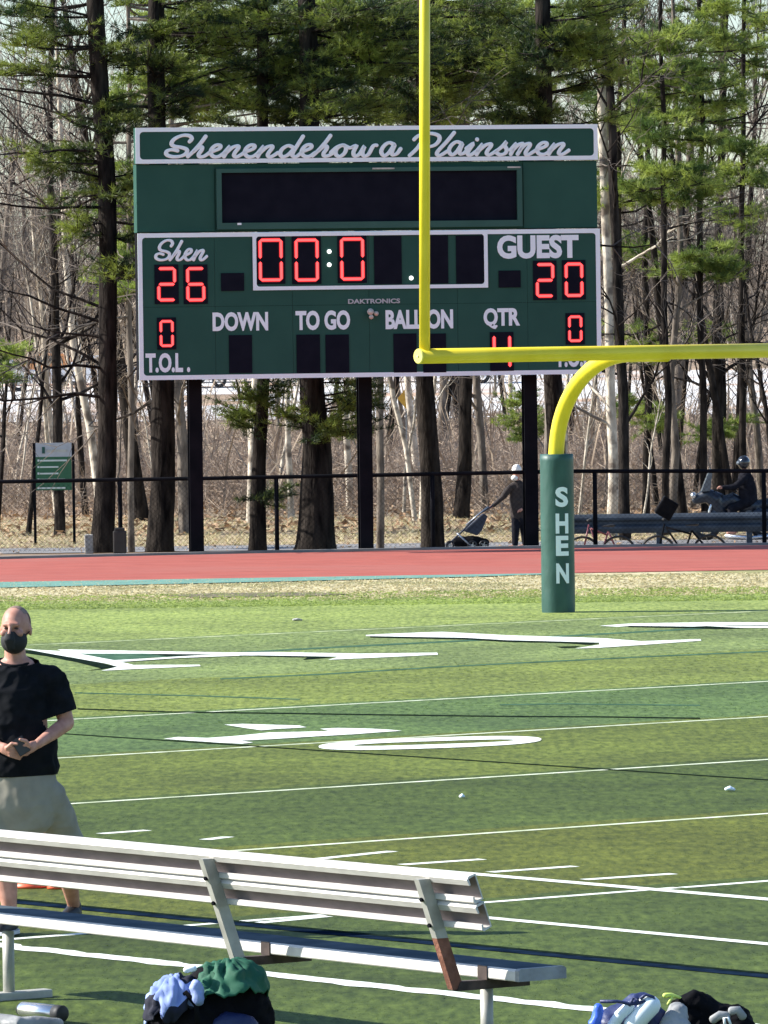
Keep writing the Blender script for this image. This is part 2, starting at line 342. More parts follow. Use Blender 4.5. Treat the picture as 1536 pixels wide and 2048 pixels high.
def blob(name, g, m, parent=None, voxel=.012, smooth=3, world=True, crumple=0, cscale=6, deci=0):
    """fuse overlapping closed shapes into one continuous surface"""
    V = np.concatenate(g.v)
    if world and parent is not None: V = V - np.array(wloc(parent))
    me = mesh_from('tmp', V, g.f, m); o = bpy.data.objects.new('tmp', me); col.objects.link(o)
    r = o.modifiers.new('r', 'REMESH'); r.mode = 'VOXEL'; r.voxel_size = voxel
    if smooth: q = o.modifiers.new('s', 'SMOOTH'); q.iterations = smooth; q.factor = .5
    dg = bpy.context.evaluated_depsgraph_get(); me2 = bpy.data.meshes.new_from_object(o.evaluated_get(dg))
    bpy.data.objects.remove(o); me2.name = name
    if crumple:
        me2.update()
        nrm = [v.normal.copy() for v in me2.vertices]
        for v, nn in zip(me2.vertices, nrm):
            p = v.co * cscale
            p2 = Vector((p.x * .45 + p.z * .55, p.y * .6, p.z * .35 - p.x * .25)); p3 = Vector((p.x * .5 - p.z * .7, p.y, p.z * .3 + p.x * .5)); k = (1 - abs(mnoise.noise(p2 * 1.5)) * 3.2) * .40 + (1 - abs(mnoise.noise(p3 * 2.9)) * 3) * .22 + mnoise.noise(p * 1.1) * .3 - .2
            v.co += nn * crumple * k
    me2.materials.clear(); me2.materials.append(m)
    me2.polygons.foreach_set('use_smooth', [True] * len(me2.polygons))
    return link(name, me2, parent)
def text_mesh(body, bold=.02, extrude=.0, spacing=1.0):
    cu = bpy.data.curves.new('t', 'FONT'); cu.body = body; cu.size = 1; cu.offset = bold; cu.extrude = .5; cu.space_character = spacing; cu.resolution_u = 4
    o = bpy.data.objects.new('t', cu); col.objects.link(o)
    dg = bpy.context.evaluated_depsgraph_get(); me = bpy.data.meshes.new_from_object(o.evaluated_get(dg))
    bpy.data.objects.remove(o); bpy.data.curves.remove(cu)
    V = np.empty(len(me.vertices) * 3); me.vertices.foreach_get('co', V); V = V.reshape(-1, 3)
    Fc = [tuple(p.vertices) for p in me.polygons]; bpy.data.meshes.remove(me)
    V[:, 0] = (V[:, 0] - V[:, 0].min()) / np.ptp(V[:, 0]); V[:, 1] = (V[:, 1] - V[:, 1].min()) / np.ptp(V[:, 1]); V[:, 2] = (V[:, 2] - V[:, 2].min()) / np.ptp(V[:, 2])
    return V, Fc

# ================================================================== GROUND
def grid_sheet(name, m, x0f, x1f, ys, nx, zoff, kind='structure', jag=0):
    V = []; Fc = []
    for j, Y in enumerate(ys):
        for i in range(nx + 1):
            t = i / nx; x = x0f(Y) * (1 - t) + x1f(Y) * t; V.append((x, Y, gzh(x, Y) + zoff))
    for j in range(len(ys) - 1):
        for i in range(nx): a = j * (nx + 1) + i; Fc.append((a, a + 1, a + nx + 2, a + nx + 1))
    return link(name, mesh_from(name, V, Fc, m, True), None, kind)
ys = list(np.arange(-60, 107, 20)) + list(np.arange(107.2, 145, 1.5)) + list(np.arange(145, 400, 4)) + [420, 450, 500, 560, 640, 760, 900, 1500, 3000]
grid_sheet('ground', M['litter'], lambda Y: -400, lambda Y: 400, ys, 60, -.012)
grid_sheet('verge', M['verge'], lambda Y: -30, lambda Y: 30, list(np.arange(107.2, 176, 1.5)), 20, 0.0)
grid_sheet('path', M['asphalt'], lambda Y: -30, lambda Y: 30, [144.5, 147, 149, 151.5], 20, .006)

def sheet(name, pts, m, z, kind='structure'):
    return link(name, mesh_from(name, [(p[0], p[1], z) for p in pts], [tuple(range(len(pts)))], m), None, kind)
def edge(ys_l, n=40, x0=-40, x1=40, jag=0.0, seed=0):
    # (Y at the left of the frame, middle, right) -> a gently curved edge
    a, b, c = ys_l; pts = []
    for i in range(n + 1):
        x = x0 + (x1 - x0) * i / n; t = max(-1.6, min(1.6, x / 5.3))
        Y = b + (c - a) / 2 * t + ((a + c) / 2 - b) * t * t + jag * mnoise.noise(Vector((x * 1.3, seed, 0)))
        pts.append((x, Y))
    return pts
turf_far = (88.2, 87.6, 87.4); tr_near = (94.9, 95.4, 95.9); tr_far = (104.6, 106.0, 106.3)
sheet('dead_grass_ground', [(-40, 80), (40, 80)] + edge((96, 96.5, 97))[::-1], M['deadgrass'], -.004)
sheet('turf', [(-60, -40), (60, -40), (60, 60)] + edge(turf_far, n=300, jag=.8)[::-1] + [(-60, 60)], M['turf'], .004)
sheet('running_track', edge(tr_near) + edge(tr_far)[::-1], M['track'], .004)
sheet('track_apron', [(-9, 92.6), (-5.2, 92.8), (-2, 93.6), (1.2, 94.6), (2.6, 95.35), (2.4, 95.55), (0, 95.38), (-5.2, 94.88), (-9, 94.6)], M['track_green'], .008)
sheet('shadow_patch', [gz(x, y)[:2] for x, y in [(330, 1192), (400, 1188), (520, 1186), (640, 1186), (700, 1189), (640, 1192), (520, 1194), (400, 1196)]], M['grass_shadow'], .008)  # dark sheet that paints a cast shadow on the dead grass
for k in range(1, 8):   # lane lines, faint at this distance
    t = k / 8; e = [a * (1 - t) + b * t for a, b in zip(tr_near, tr_far)]
    up = edge(e); lo = [(x, y - .05) for x, y in up]
    sheet('lane_line', lo + up[::-1], M['track_line'], .008)
# low kerb along the outside of the track
g = G(); eo = edge((104.8, 106.2, 106.5))
for (x0, y0), (x1, y1) in zip(eo[:-1], eo[1:]):
    g.prism([(0, -.05), (.12, -.05), (.12, .05), (0, .05)], (x0, y0, 0), (0, 1, 0), (0, 0, 1), (1, 0, 0), 0) if False else g.add([(x0, y0, -.05), (x1, y1, -.05), (x1, y1 + .15, -.05), (x0, y0 + .15, -.05), (x0, y0, .035), (x1, y1, .035), (x1, y1 + .15, .035), (x0, y0 + .15, .035)], [(0, 1, 5, 4), (3, 7, 6, 2), (4, 5, 6, 7)])
part('track_kerb', g, M['asphalt'], kind='structure')

# ---- painted marks on the turf (real marks and one painted shadow line, at their place on the ground)
marks = []
def strip(a, b, wid, m, z=.006, name='field_line', alb=None):
    a = np.array(a)[:2]; b = np.array(b)[:2]; d = b - a; d /= np.linalg.norm(d); n = np.array([-d[1], d[0]]) * wid / 2
    P = [a - n, b - n, b + n, a + n]; marks.append(P); return sheet(name, P, m, z)
def q_line(q, s0, s1, wid, m, z=.006, name='yard_line'):
    a = E2 * q + E1 * s0; b = E2 * q + E1 * s1; return strip(a, b, wid, m, z, name)
def line_q(px): p = gz(*px); return p @ E2, p @ E1
for (px, s0, s1) in [((800, 1404), -6, 30), ((800, 1477.5), -6, 30), ((800, 1567), -6, 30), ((1000, 1666), -6, 30)]:
    q, s = line_q(px); q_line(q, s + s0, s + s1, .085, M['paint_yard'])
q, _ = line_q((1120, 1795)); sA = line_q((975, 1806))[1]; sB = line_q((1268, 1784))[1]; sC = line_q((1366, 1777))[1]
q_line(q, sA - 8, sB + .35, .085, M['paint']); q_line(q - .02, sC, sC + 30, .085, M['paint'])
q_line(line_q((600, 1266))[0], -60, 60, .10, M['paint_worn'])
for a, b in [((200, 1669), (295, 1662)), ((410, 1681), (457, 1675)), ((620, 1721), (785, 1704)), ((803, 1731), (965, 1720)), ((980, 1746), (1150, 1734)), ((1168, 1761), (1347, 1749)), ((500, 1849), (655, 1834))]:
    strip(gz(*a), gz(*b), .10, M['paint'], name='hash_mark')
def sideline(px, t0, t1, wid, m, name='sideline', z=.0075):
    p = gz(*px); return strip(p + E2 * t0, p + E2 * t1, wid, m, z, name)
sideline((1250, 1776), -14, 9, .125, M['paint']); sideline((1250, 1863.5), -14, 9, .105, M['paint'])
_p0 = gz(640, 1962); _up, _lo = [], []
for k in range(420):
    t = -12 + k * .088; c0_ = _p0 + E2 * t; wv = .085 + .05 * mnoise.noise(Vector((t * 4.1, 3, 1))); wu = .085 + .06 * mnoise.noise(Vector((t * 5.3, 8, 1)))
    _up.append(c0_ + E1 * wu); _lo.append(c0_ - E1 * wv)
link('sideline', mesh_from('sideline', [(p[0], p[1], .0075) for p in _up + _lo], [(k, k + 1, 420 + k + 1, 420 + k) for k in range(419)], M['paint']), None, 'structure')
marks.append([_p0 - E2 * 12 + E1 * .08, _p0 + E2 * 25 + E1 * .08, _p0 + E2 * 25 - E1 * .08, _p0 - E2 * 12 - E1 * .08])
sideline((1300, 1931), -6, 11, .17, M['paint_navy'], 'blue_line'); sideline((1300, 1927), -6, 11, .06, M['paint_black'], 'blue_line_shadow', .009)  # the black strip paints the shadow line beside the blue line
sideline((800, 1513), -30, 26, .07, M['paint_black'], 'lacrosse_line', .007)
def poly(pts, m, z, name='field_lettering'):
    P = [gz(x, y)[:2] for x, y in pts]; marks.append([np.array(p) for p in P]); return sheet(name, P, m, z)
def cr(ox, oy, s, pts): return [(ox + x / s, oy + y / s) for x, y in pts]
def poly_strip(pxs, wpx, m, z, name):
    up = [(x, y - wpx / 2) for x, y in pxs]; lo = [(x, y + wpx / 2) for x, y in pxs]
    P = [gz(x, y)[:2] for x, y in up + lo[::-1]]; sheet(name, P, m, z)
poly_strip([(155, 1419), (330, 1425), (560, 1428), (768, 1431), (1000, 1434), (1200, 1435), (1400, 1438)], 2.2, M['paint_black'], .007, 'soccer_arc')
poly_strip([(150, 1387), (400, 1393), (600, 1400)], 2, M['paint_teal'], .0065, 'soccer_arc')
poly_strip([(1000, 1411), (1120, 1409), (1300, 1411), (1400, 1412)], 2, M['paint_teal'], .0065, 'soccer_arc')
poly_strip([(440, 1359), (640, 1350), (880, 1335), (1000, 1329), (1300, 1314), (1536, 1304)], 2.4, M['paint_teal'], .0065, 'goal_line')
poly_strip([(480, 1306), (700, 1294), (900, 1284), (1150, 1272), (1330, 1262), (1536, 1250)], 3.0, M['paint_teal'], .0065, 'endzone_border')
A = cr; a1 = (60, 1260, 3.657); a2 = (440, 1250, 3.2); a3 = (740, 1220, 3.657); a4 = (1120, 1220, 3.692)
PW = M['paint']; PB = M['paint_black']
poly(A(*a1, [(-60, 150), (60, 160), (330, 200), (560, 256), (640, 274), (520, 292), (400, 305), (520, 286), (340, 240), (120, 196), (-60, 170)]), PB, .007, 'lettering_shadow')
poly(A(*a1, [(300, 178), (820, 180), (1340, 186), (900, 205), (560, 232), (420, 205)]), M['paint_teal'], .0068, 'lettering_shadow')
poly(A(*a1, [(880, 184), (1340, 180), (1340, 188), (1000, 196)]), PB, .0078, 'lettering_shadow')
poly(A(*a1, [(-60, 140), (45, 150), (270, 162), (620, 228), (760, 262), (1240, 260), (1248, 270), (800, 290), (520, 304), (640, 275), (560, 252), (140, 178)]), PW, .009)
poly(A(*a1, [(200, 148), (820, 160), (1400, 170), (1400, 186), (820, 180), (280, 180)]), PW, .0105)
poly(A(*a1, [(560, 232), (820, 218), (1250, 192), (1480, 180), (1536, 196), (1100, 212), (680, 240)]), PW, .012)
poly(A(*a2, [(-40, 182), (340, 178), (900, 188), (1390, 182), (1396, 195), (980, 215), (690, 228), (760, 208), (280, 200), (90, 200), (-40, 208)]), PW, .009)
poly(A(*a2, [(90, 202), (240, 190), (300, 202), (560, 206), (760, 206), (600, 222), (530, 226), (560, 212)]), PB, .007, 'lettering_shadow')
poly(A(*a3, [(-30, 188), (120, 180), (360, 170), (530, 165), (1000, 190), (1536, 206)]) + A(*a4, [(350, 216), (600, 236), (1036, 220), (1044, 232), (600, 264), (300, 284), (110, 290), (290, 262), (290, 246)]) + A(*a3, [(1536, 240), (1000, 226), (700, 209), (-30, 196)]), PW, .009)
poly(A(*a3, [(0, 196), (700, 206), (1000, 226), (1536, 240)]) + A(*a4, [(300, 252), (220, 262), (0, 248)]) + A(*a3, [(1000, 238), (700, 220), (0, 206)]), PB, .007, 'lettering_shadow')
poly(A(*a3, [(1360, 272), (1536, 268), (1500, 280), (1400, 282)]), PB, .007, 'lettering_shadow')
poly(A(*a4, [(290, 122), (520, 105), (1100, 95), (1700, 98), (1700, 118), (1250, 118), (980, 128), (520, 122), (430, 130)]), PW, .009)
poly(A(*a4, [(500, 122), (980, 126), (1250, 117), (1700, 117), (1700, 126), (1200, 146), (900, 138), (500, 130)]), PB, .007, 'lettering_shadow')
poly(A(*a4, [(1030, 122), (1700, 126), (1700, 140), (1330, 138)]), PW, .0105)
# the yard number 1 0 with its arrow
b1 = (320, 1430, 3.657); b2 = (700, 1430, 3.657)
poly(A(*b1, [(470, 78), (600, 72), (1020, 84), (1072, 97), (850, 110), (740, 119), (640, 105)]), PW, .009, 'yard_number_arrow')
poly(A(*b1, [(25, 182), (130, 168), (350, 175), (560, 160), (800, 135), (1240, 125), (1170, 108), (1300, 102), (1536, 107)]) + A(*b2, [(300, 115), (378, 123), (300, 128), (0, 150)]) + A(*b1, [(1200, 160), (800, 185), (585, 195), (680, 208), (600, 218), (430, 210)]), PW, .009, 'yard_number')
ring_o, ring_i = [], []
for k in range(48):
    t = 2 * math.pi * k / 48; cx, sx = math.cos(t), math.sin(t); u = math.copysign(abs(cx) ** .8, cx); v = math.copysign(abs(sx) ** .8, sx)
    ring_o.append((860 + 223 * u, 1488 - .033 * 223 * u + 10.8 * v)); ring_i.append((868 + 160 * u, 1487.5 - .033 * 160 * u + 3.2 * v))
P = [gz(*p) for p in ring_o + ring_i]
link('yard_number', mesh_from('yard_number', [(p[0], p[1], .009) for p in P], [(k, (k + 1) % 48, 48 + (k + 1) % 48, 48 + k) for k in range(48)], PW), None, 'structure')
marks.append([np.array(gz(*p)[:2]) for p in ring_o])

# ---- blades of the turf, where one can see them
def in_poly(P, X, Y):
    c = np.zeros(len(X), bool); n = len(P)
    for i in range(n):
        x0, y0 = P[i][0], P[i][1]; x1, y1 = P[(i + 1) % n][0], P[(i + 1) % n][1]
        k = ((y0 > Y) != (y1 > Y)) & (X < (x1 - x0) * (Y - y0) / (y1 - y0 + 1e-12) + x0); c ^= k
    return c
def blades(name, m, n, Ymin, Ymax, hmin, hmax, wid, z0, skip=True, near_bias=1.0, cl=3, zf=None, lean=1.7):
    Y = Ymin + (Ymax - Ymin) * rng.random(n) ** near_bias; X = (rng.random(n) - .5) * (Y * .118 + .8)
    if skip:
        keep = np.ones(n, bool)
        for P in marks:
            P = np.array(P); bb = (X > P[:, 0].min() - .05) & (X < P[:, 0].max() + .05) & (Y > P[:, 1].min() - .05) & (Y < P[:, 1].max() + .05)
            idx = np.where(bb)[0]
            if len(idx): ins = in_poly(P, X[idx], Y[idx] - .02) | in_poly(P, X[idx], Y[idx] + .10) | in_poly(P, X[idx], Y[idx] + .4); keep[idx[ins]] = False
        X, Y = X[keep], Y[keep]; n = len(X)
    X = np.repeat(X, cl) + rng.normal(0, .012, n * cl); Y = np.repeat(Y, cl) + rng.normal(0, .02, n * cl); n *= cl
    H = hmin + (hmax - hmin) * rng.random(n); an = rng.random(n) * math.pi; lx, ly = rng.normal(0, lean, n) * H, rng.normal(0, lean, n) * H
    Z = np.full(n, z0) if zf is None else np.array([zf(x, y) for x, y in zip(X, Y)]) + z0
    V = np.zeros((n, 3, 3)); dx, dy = np.cos(an) * wid / 2, np.sin(an) * wid / 2
    V[:, 0] = np.stack([X - dx, Y - dy, Z], 1); V[:, 1] = np.stack([X + dx, Y + dy, Z], 1); V[:, 2] = np.stack([X + lx, Y + ly, Z + H], 1)
    return tris(name, V, m, None, 'stuff')
blades('turf_blades', M['turf_blade'], 42000, 30, 60, .002, .006, .010, .002)
blades('turf_blades_far', M['turf_blade'], 22000, 60, 88, .003, .009, .018, .002)
blades('dry_grass_tufts', M['blade_dry'], 12000, 87.0, 95.0, .006, .022, .03, -.004, skip=False)
blades('turf_fringe', M['turf_blade'], 7000, 85.5, 89.8, .008, .026, .03, 0, skip=False, near_bias=1.6)
# leaves scattered on the verge and along the edge of the wood
def leaves(name, m, n, Y0, Y1, size, lift=.05):
    Y = Y0 + (Y1 - Y0) * rng.random(n); X = (rng.random(n) - .5) * (Y * .12 + 2)
    Z = np.array([gzh(x, y) for x, y in zip(X, Y)]) + rng.random(n) * lift
    C0 = np.stack([X, Y, Z], 1)[:, None]; D = rng.normal(0, size, (n, 3, 3)); D[:, :, 2] *= .6
    return tris(name, C0 + D, m, None, 'stuff')
M['leaf'] = mat('fallen_leaves', (.20, .11, .055), (.52, .36, .22), rough=.85, scale=3, detail=5, transl=.15)
leaves('fallen_leaves', M['leaf'], 9000, 158, 205, .07, .12)
leaves('verge_litter', M['leaf'], 2600, 126, 158, .04, .03)
blades('verge_grass', M['blade_dry'], 5000, 151, 172, .03, .12, .03, 0, skip=False, zf=gzh)

# ================================================================== TREES
def unit(v): v = np.array(v, float); return v / (np.linalg.norm(v) + 1e-12)
def trunk_mesh(g, pts, rads, n=12, flare=0, lump=.06, step=.25):
    P = np.array(pts, float); L = np.concatenate([[0], np.cumsum(np.linalg.norm(np.diff(P, axis=0), axis=1))])
    k = max(4, int(L[-1] / step)); s = np.linspace(0, L[-1], k)
    Q = np.stack([np.interp(s, L, P[:, i]) for i in range(3)], 1); R = np.interp(s, L, rads)
    ph = random.random() * 50; V = []
    for i in range(k):
        fl = 1 + flare * math.exp(-s[i] / .35)
        wob = np.array([mnoise.noise(Vector((s[i] * .5, ph, 0))), mnoise.noise(Vector((s[i] * .5, ph, 9))), 0]) * .05
        for j in range(n):
            t = 2 * math.pi * j / n
            r = R[i] * (1 + (fl - 1) * (.6 + .4 * math.sin(3 * t + ph)) + lump * 2 * mnoise.noise(Vector((math.cos(t) * 2.2, math.sin(t) * 2.2, s[i] * 1.3 + ph))))
            V.append(Q[i] + wob + np.array([r * math.cos(t), r * math.sin(t), 0]))
    g.add(V, [(i * n + j, i * n + (j + 1) % n, (i + 1) * n + (j + 1) % n, (i + 1) * n + j) for i in range(k - 1) for j in range(n)] + [tuple((k - 1) * n + j for j in range(n))])
    return Q, R
def limb(g, a, d, L, r, sag=.0, wob=.12, n=5, seg=6, taper=.2):
    P = [np.array(a, float)]; d = unit(d)
    for i in range(seg):
        d = unit(d + np.array([random.gauss(0, wob), random.gauss(0, wob), random.gauss(0, wob) + sag])); P.append(P[-1] + d * L / seg)
    g.tube(P, [r * (1 - (1 - taper) * i / seg) for i in range(seg + 1)], n, False); return P, d
def recurse(g, gt, a, d, L, r, lev, up=.06, twigr=.006, spread=.55, kids=4):
    """bare branching: stout wood in g, twigs in gt"""
    tgt = g if lev >= 2 else gt
    P, d2 = limb(tgt, a, d, L, r, sag=up, wob=.16, n=(5 if lev >= 2 else 3), seg=(5 if lev >= 2 else 3), taper=.35)
    if lev <= 0: return
    for k in range(kids):
        t = .3 + .7 * (k + random.random() * .8) / kids; i = min(len(P) - 2, int(t * (len(P) - 1)))
        dd = unit(P[i + 1] - P[i]); ax = unit(np.cross(dd, [random.gauss(0, 1), random.gauss(0, 1), random.gauss(0, 1)]))
        recurse(g, gt, P[i + 1], unit(dd + ax * spread * (1 + random.random() * .7)), L * random.uniform(.45, .7), max(twigr, r * .5), lev - 1, up, twigr, spread, kids)

def tufts(C, Dr, n_need=14, length=.12, width=.011, cone=.75):
    """needle tufts at points C pointing along Dr -> (k,3,3) triangles"""
    k = len(C); D = np.repeat(Dr, n_need, 0) + rng.normal(0, cone, (k * n_need, 3)); D /= np.linalg.norm(D, axis=1)[:, None]
    B = np.repeat(C, n_need, 0) + rng.normal(0, .012, (k * n_need, 3)); S = np.cross(D, rng.normal(0, 1, (k * n_need, 3))); S /= np.linalg.norm(S, axis=1)[:, None]
    L = length * rng.uniform(.7, 1.2, (k * n_need, 1))
    return np.stack([B - S * width / 2, B + S * width / 2, B + D * L], 1)
def bough(g, start, target, nt=60, size=(.72, .72, .24), dead=.0, r=.03):
    """a limb from the trunk to target that fans into needled sprays"""
    s, t = np.array(start, float), np.array(target, float); L = np.linalg.norm(t - s)
    mid = (s + t) / 2 + np.array([random.gauss(0, .08), random.gauss(0, .08), -.10 * L * random.uniform(-.4, 1)])
    P = [(1 - u) ** 2 * s + 2 * u * (1 - u) * mid + u * u * t for u in np.linspace(0, 1, 7)]
    g.tube(P, [r * (1 - .75 * i / 6) for i in range(7)], 5, False)
    Cs = []; Ds = []
    out = unit(t - s)
    nsp = max(4, nt // 7); size = tuple(q * random.uniform(.6, 1.35) for q in size)
    for k in range(nsp):
        u = random.uniform(.45, 1.0) if L > .8 else random.uniform(.2, 1); i = min(5, int(u * 6)); b = P[i] + (P[i + 1] - P[i]) * (u * 6 - i)
        an = random.uniform(-1.5, 1.5); ca, sa = math.cos(an), math.sin(an)
        dr = unit([out[0] * ca - out[1] * sa, out[0] * sa + out[1] * ca, random.uniform(-.12, .35)])
        le = random.uniform(.35, 1) * size[0]
        e = b + dr * le; e[2] += random.gauss(0, size[2] * .5)
        g.tube([b, (b + e) / 2 + np.array([0, 0, -.02]), e], [.009, .007, .004], 3, False)
        m = 8
        for j in range(m):
            v = (j + random.random()) / m * .85 + .15; p = b + (e - b) * v; sd = np.cross(dr, [0, 0, 1]) * random.choice((-1, 1)) * random.uniform(0, .16)
            Cs.append(p + sd); Ds.append(unit(dr + sd * 3 + np.array([0, 0, .35])))
    return np.array(Cs), np.array(Ds)

def pine(label, D, tpx, rects, deadn=8, light=False, extra_top=10, foliage_scale=1.0, barkm='bark_dark', flare=.45, nlen=.12, top=14.0, cat='tree', group=None, deadlen=(1, 2.6), nw=.011, base_z=None):
    """tpx: (x, y, half width px) down the trunk from low to high; rects: (x0,y0,x1,y1,count,depth spread)"""
    s = FPX / D; pts = [gy(x, y, D) for x, y, r in tpx]; rads = [r / s for x, y, r in tpx]
    pts[0][2] = gzh(pts[0][0], D) - .05 if base_z is None else base_z
    while pts[-1][2] < top:
        p = pts[-1] + unit(pts[-1] - pts[-2]) * 2; pts.append(p); rads.append(max(.03, rads[-1] * .82))
    root = thing('pine_tree', label, cat, (pts[0][0], D, pts[0][2]), group)
    gt = G(); Q, R = trunk_mesh(gt, pts, rads, 14, flare, .07, .22)
    part('trunk', gt, M[barkm], root, True)
    gl = G(); CC = []; DD = []
    def on_trunk(z):
        i = int(np.argmin(abs(Q[:, 2] - z))); return Q[i], R[i]
    for (x0, y0, x1, y1, n, dep) in rects:
        for _ in range(int(n * (1.25 if light else .84) + .5)):
            px, py = random.uniform(x0, x1), random.uniform(y0, y1); dd = random.uniform(-dep, dep)
            t = gy(px, py, D + dd); L = math.hypot(t[0] - Q[0][0], dd)
            b, r = on_trunk(max(pts[0][2] + .6, t[2] - random.uniform(-.15, .3) * L))
            c, d = bough(gl, b, t, int(56 * foliage_scale), r=min(.035, .014 + .008 * L)); CC.append(c); DD.append(d)
    for _ in range(extra_top):
        z = random.uniform(8.0, top - .5); b, r = on_trunk(z); an = random.random() * 2 * math.pi; L = random.uniform(.8, 2.6) * (1.25 - z / (top + 4))
        c, d = bough(gl, b, b + np.array([math.cos(an) * L, math.sin(an) * L, random.uniform(-.2, .5)]), int(50 * foliage_scale)); CC.append(c); DD.append(d)
    gd = G()
    for _ in range(deadn):
        z = random.uniform(2.2, 8.2); b, r = on_trunk(z); an = (random.uniform(.5, 1.15) if Q[0][0] < -3.8 else random.uniform(.08, .92)) * math.pi
        recurse(gl, gd, b, [math.cos(an), math.sin(an), random.uniform(-.1, .35)], random.uniform(*deadlen), .028, 2, .02, .006, .5, 3)
    part('limbs', gl, M[barkm], root, kind='stuff')
    if gd.n: part('dead_twigs', gd, M['twig'], root, kind='stuff')
    if CC:
        V = tufts(np.concatenate(CC), np.concatenate(DD), 13, nlen, nw)
        tris('crown', V, M['pine_light'] if light else M['pine'], root, 'stuff')
    return root

# the row at the edge of the track, left to right
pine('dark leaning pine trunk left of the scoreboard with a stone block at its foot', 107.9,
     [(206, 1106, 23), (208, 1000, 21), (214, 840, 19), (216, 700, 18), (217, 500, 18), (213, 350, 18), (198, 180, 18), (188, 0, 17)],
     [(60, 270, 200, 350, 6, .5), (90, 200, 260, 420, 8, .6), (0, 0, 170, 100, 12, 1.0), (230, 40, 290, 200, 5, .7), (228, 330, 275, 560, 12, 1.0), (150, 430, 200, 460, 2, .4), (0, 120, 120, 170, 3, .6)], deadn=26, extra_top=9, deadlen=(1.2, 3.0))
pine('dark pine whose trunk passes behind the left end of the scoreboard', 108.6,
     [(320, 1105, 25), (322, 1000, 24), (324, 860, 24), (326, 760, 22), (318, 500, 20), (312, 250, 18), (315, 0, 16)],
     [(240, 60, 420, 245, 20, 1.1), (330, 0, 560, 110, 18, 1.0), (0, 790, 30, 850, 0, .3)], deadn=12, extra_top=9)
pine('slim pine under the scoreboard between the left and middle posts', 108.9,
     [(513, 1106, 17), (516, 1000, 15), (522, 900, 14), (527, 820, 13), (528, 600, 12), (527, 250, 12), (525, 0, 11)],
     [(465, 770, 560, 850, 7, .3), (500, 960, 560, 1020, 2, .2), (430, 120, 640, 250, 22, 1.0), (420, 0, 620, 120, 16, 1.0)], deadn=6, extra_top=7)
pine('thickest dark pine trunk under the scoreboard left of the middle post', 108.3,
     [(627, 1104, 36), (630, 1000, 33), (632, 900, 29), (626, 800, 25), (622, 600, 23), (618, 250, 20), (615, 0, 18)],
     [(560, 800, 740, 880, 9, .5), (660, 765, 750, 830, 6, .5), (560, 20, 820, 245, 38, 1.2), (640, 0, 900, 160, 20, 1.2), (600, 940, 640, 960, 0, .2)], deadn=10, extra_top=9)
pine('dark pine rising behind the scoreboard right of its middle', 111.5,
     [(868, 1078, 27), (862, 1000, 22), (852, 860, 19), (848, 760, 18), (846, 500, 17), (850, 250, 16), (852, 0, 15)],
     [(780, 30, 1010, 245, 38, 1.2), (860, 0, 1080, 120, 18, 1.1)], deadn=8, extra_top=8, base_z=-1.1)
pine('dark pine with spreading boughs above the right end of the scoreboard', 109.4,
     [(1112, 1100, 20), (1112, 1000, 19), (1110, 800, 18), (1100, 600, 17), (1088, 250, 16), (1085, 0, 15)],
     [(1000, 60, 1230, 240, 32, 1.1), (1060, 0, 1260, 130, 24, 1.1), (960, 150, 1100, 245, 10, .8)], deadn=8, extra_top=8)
# lighter young pines to the right, farther in
R_TREES = [(1240, 156, [(1195, 340, 1330, 420, 9), (1200, 200, 1300, 320, 7)]), (1330, 154, [(1230, 330, 1420, 400, 14), (1260, 60, 1400, 200, 16), (1280, 200, 1430, 300, 10)]),
           (1400, 158, [(1300, 480, 1470, 560, 12), (1320, 120, 1480, 260, 14), (1370, 0, 1500, 90, 9)]), (1485, 162, [(1420, 280, 1536, 380, 10), (1440, 420, 1536, 470, 5), (1430, 90, 1536, 180, 6)]),
           (1290, 166, [(1215, 640, 1320, 720, 6), (1230, 480, 1330, 520, 4), (1240, 790, 1330, 860, 5)]), (1440, 170, [(1340, 640, 1480, 700, 4), (1400, 840, 1480, 880, 4)])]
lab = ['young pine with light green boughs just right of the scoreboard', 'light green pine filling the upper right beyond the scoreboard', 'light green pine with a low bough above the crossbar at right', 'light green pine at the right edge of the photo',
       'thin young pine with sparse needles below the crossbar, right of the gooseneck', 'thin young pine with a small tuft of needles above the motorcyclist']
for (x, D, rc), lb in zip(R_TREES, lab):
    pine(lb, D, [(x + random.uniform(-12, 12), 1050, 8), (x + random.uniform(-8, 8), 800, 7), (x - 2, 500, 6), (x + random.uniform(-10, 10), 250, 5), (x + random.uniform(-14, 14), 0, 4)], [(a, b, c, d, n, 1.1) for a, b, c, d, n in rc], deadn=8, light=True, extra_top=8, barkm='bark_dark', nlen=.15, nw=.016, flare=.2, top=13)
pine('young pine with bright tufts beside the right post of the scoreboard', 158, [(1052, 1060, 5), (1050, 900, 5), (1050, 760, 4)], [(1040, 780, 1066, 890, 6, .3)], deadn=3, light=True, extra_top=0, barkm='bark_grey', top=5, nw=.016)
pine('small pine with green tufts low at the left edge, in front of the parked cars', 150, [(-20, 1060, 6), (-18, 800, 5), (-15, 650, 4)], [(-30, 700, 40, 800, 7, .5)], deadn=2, light=True, extra_top=0, barkm='bark_grey', top=7, nw=.016)
pine('light pine showing between the leaning trunk and the scoreboard', 128, [(262, 1070, 7), (260, 700, 6), (258, 300, 5)], [(236, 330, 280, 600, 12, .8), (245, 100, 440, 250, 16, 1.0), (400, 0, 700, 220, 30, 1.0)], deadn=4, light=True, extra_top=8, barkm='bark_grey', nw=.016)
pine('light pine showing above the middle of the scoreboard', 130, [(760, 1065, 8), (760, 700, 7), (755, 300, 6)], [(560, 0, 840, 245, 40, 1.0), (870, 0, 1080, 245, 34, 1.0), (1080, 0, 1220, 200, 18, 1)], deadn=3, light=True, extra_top=8, barkm='bark_grey', nw=.016)

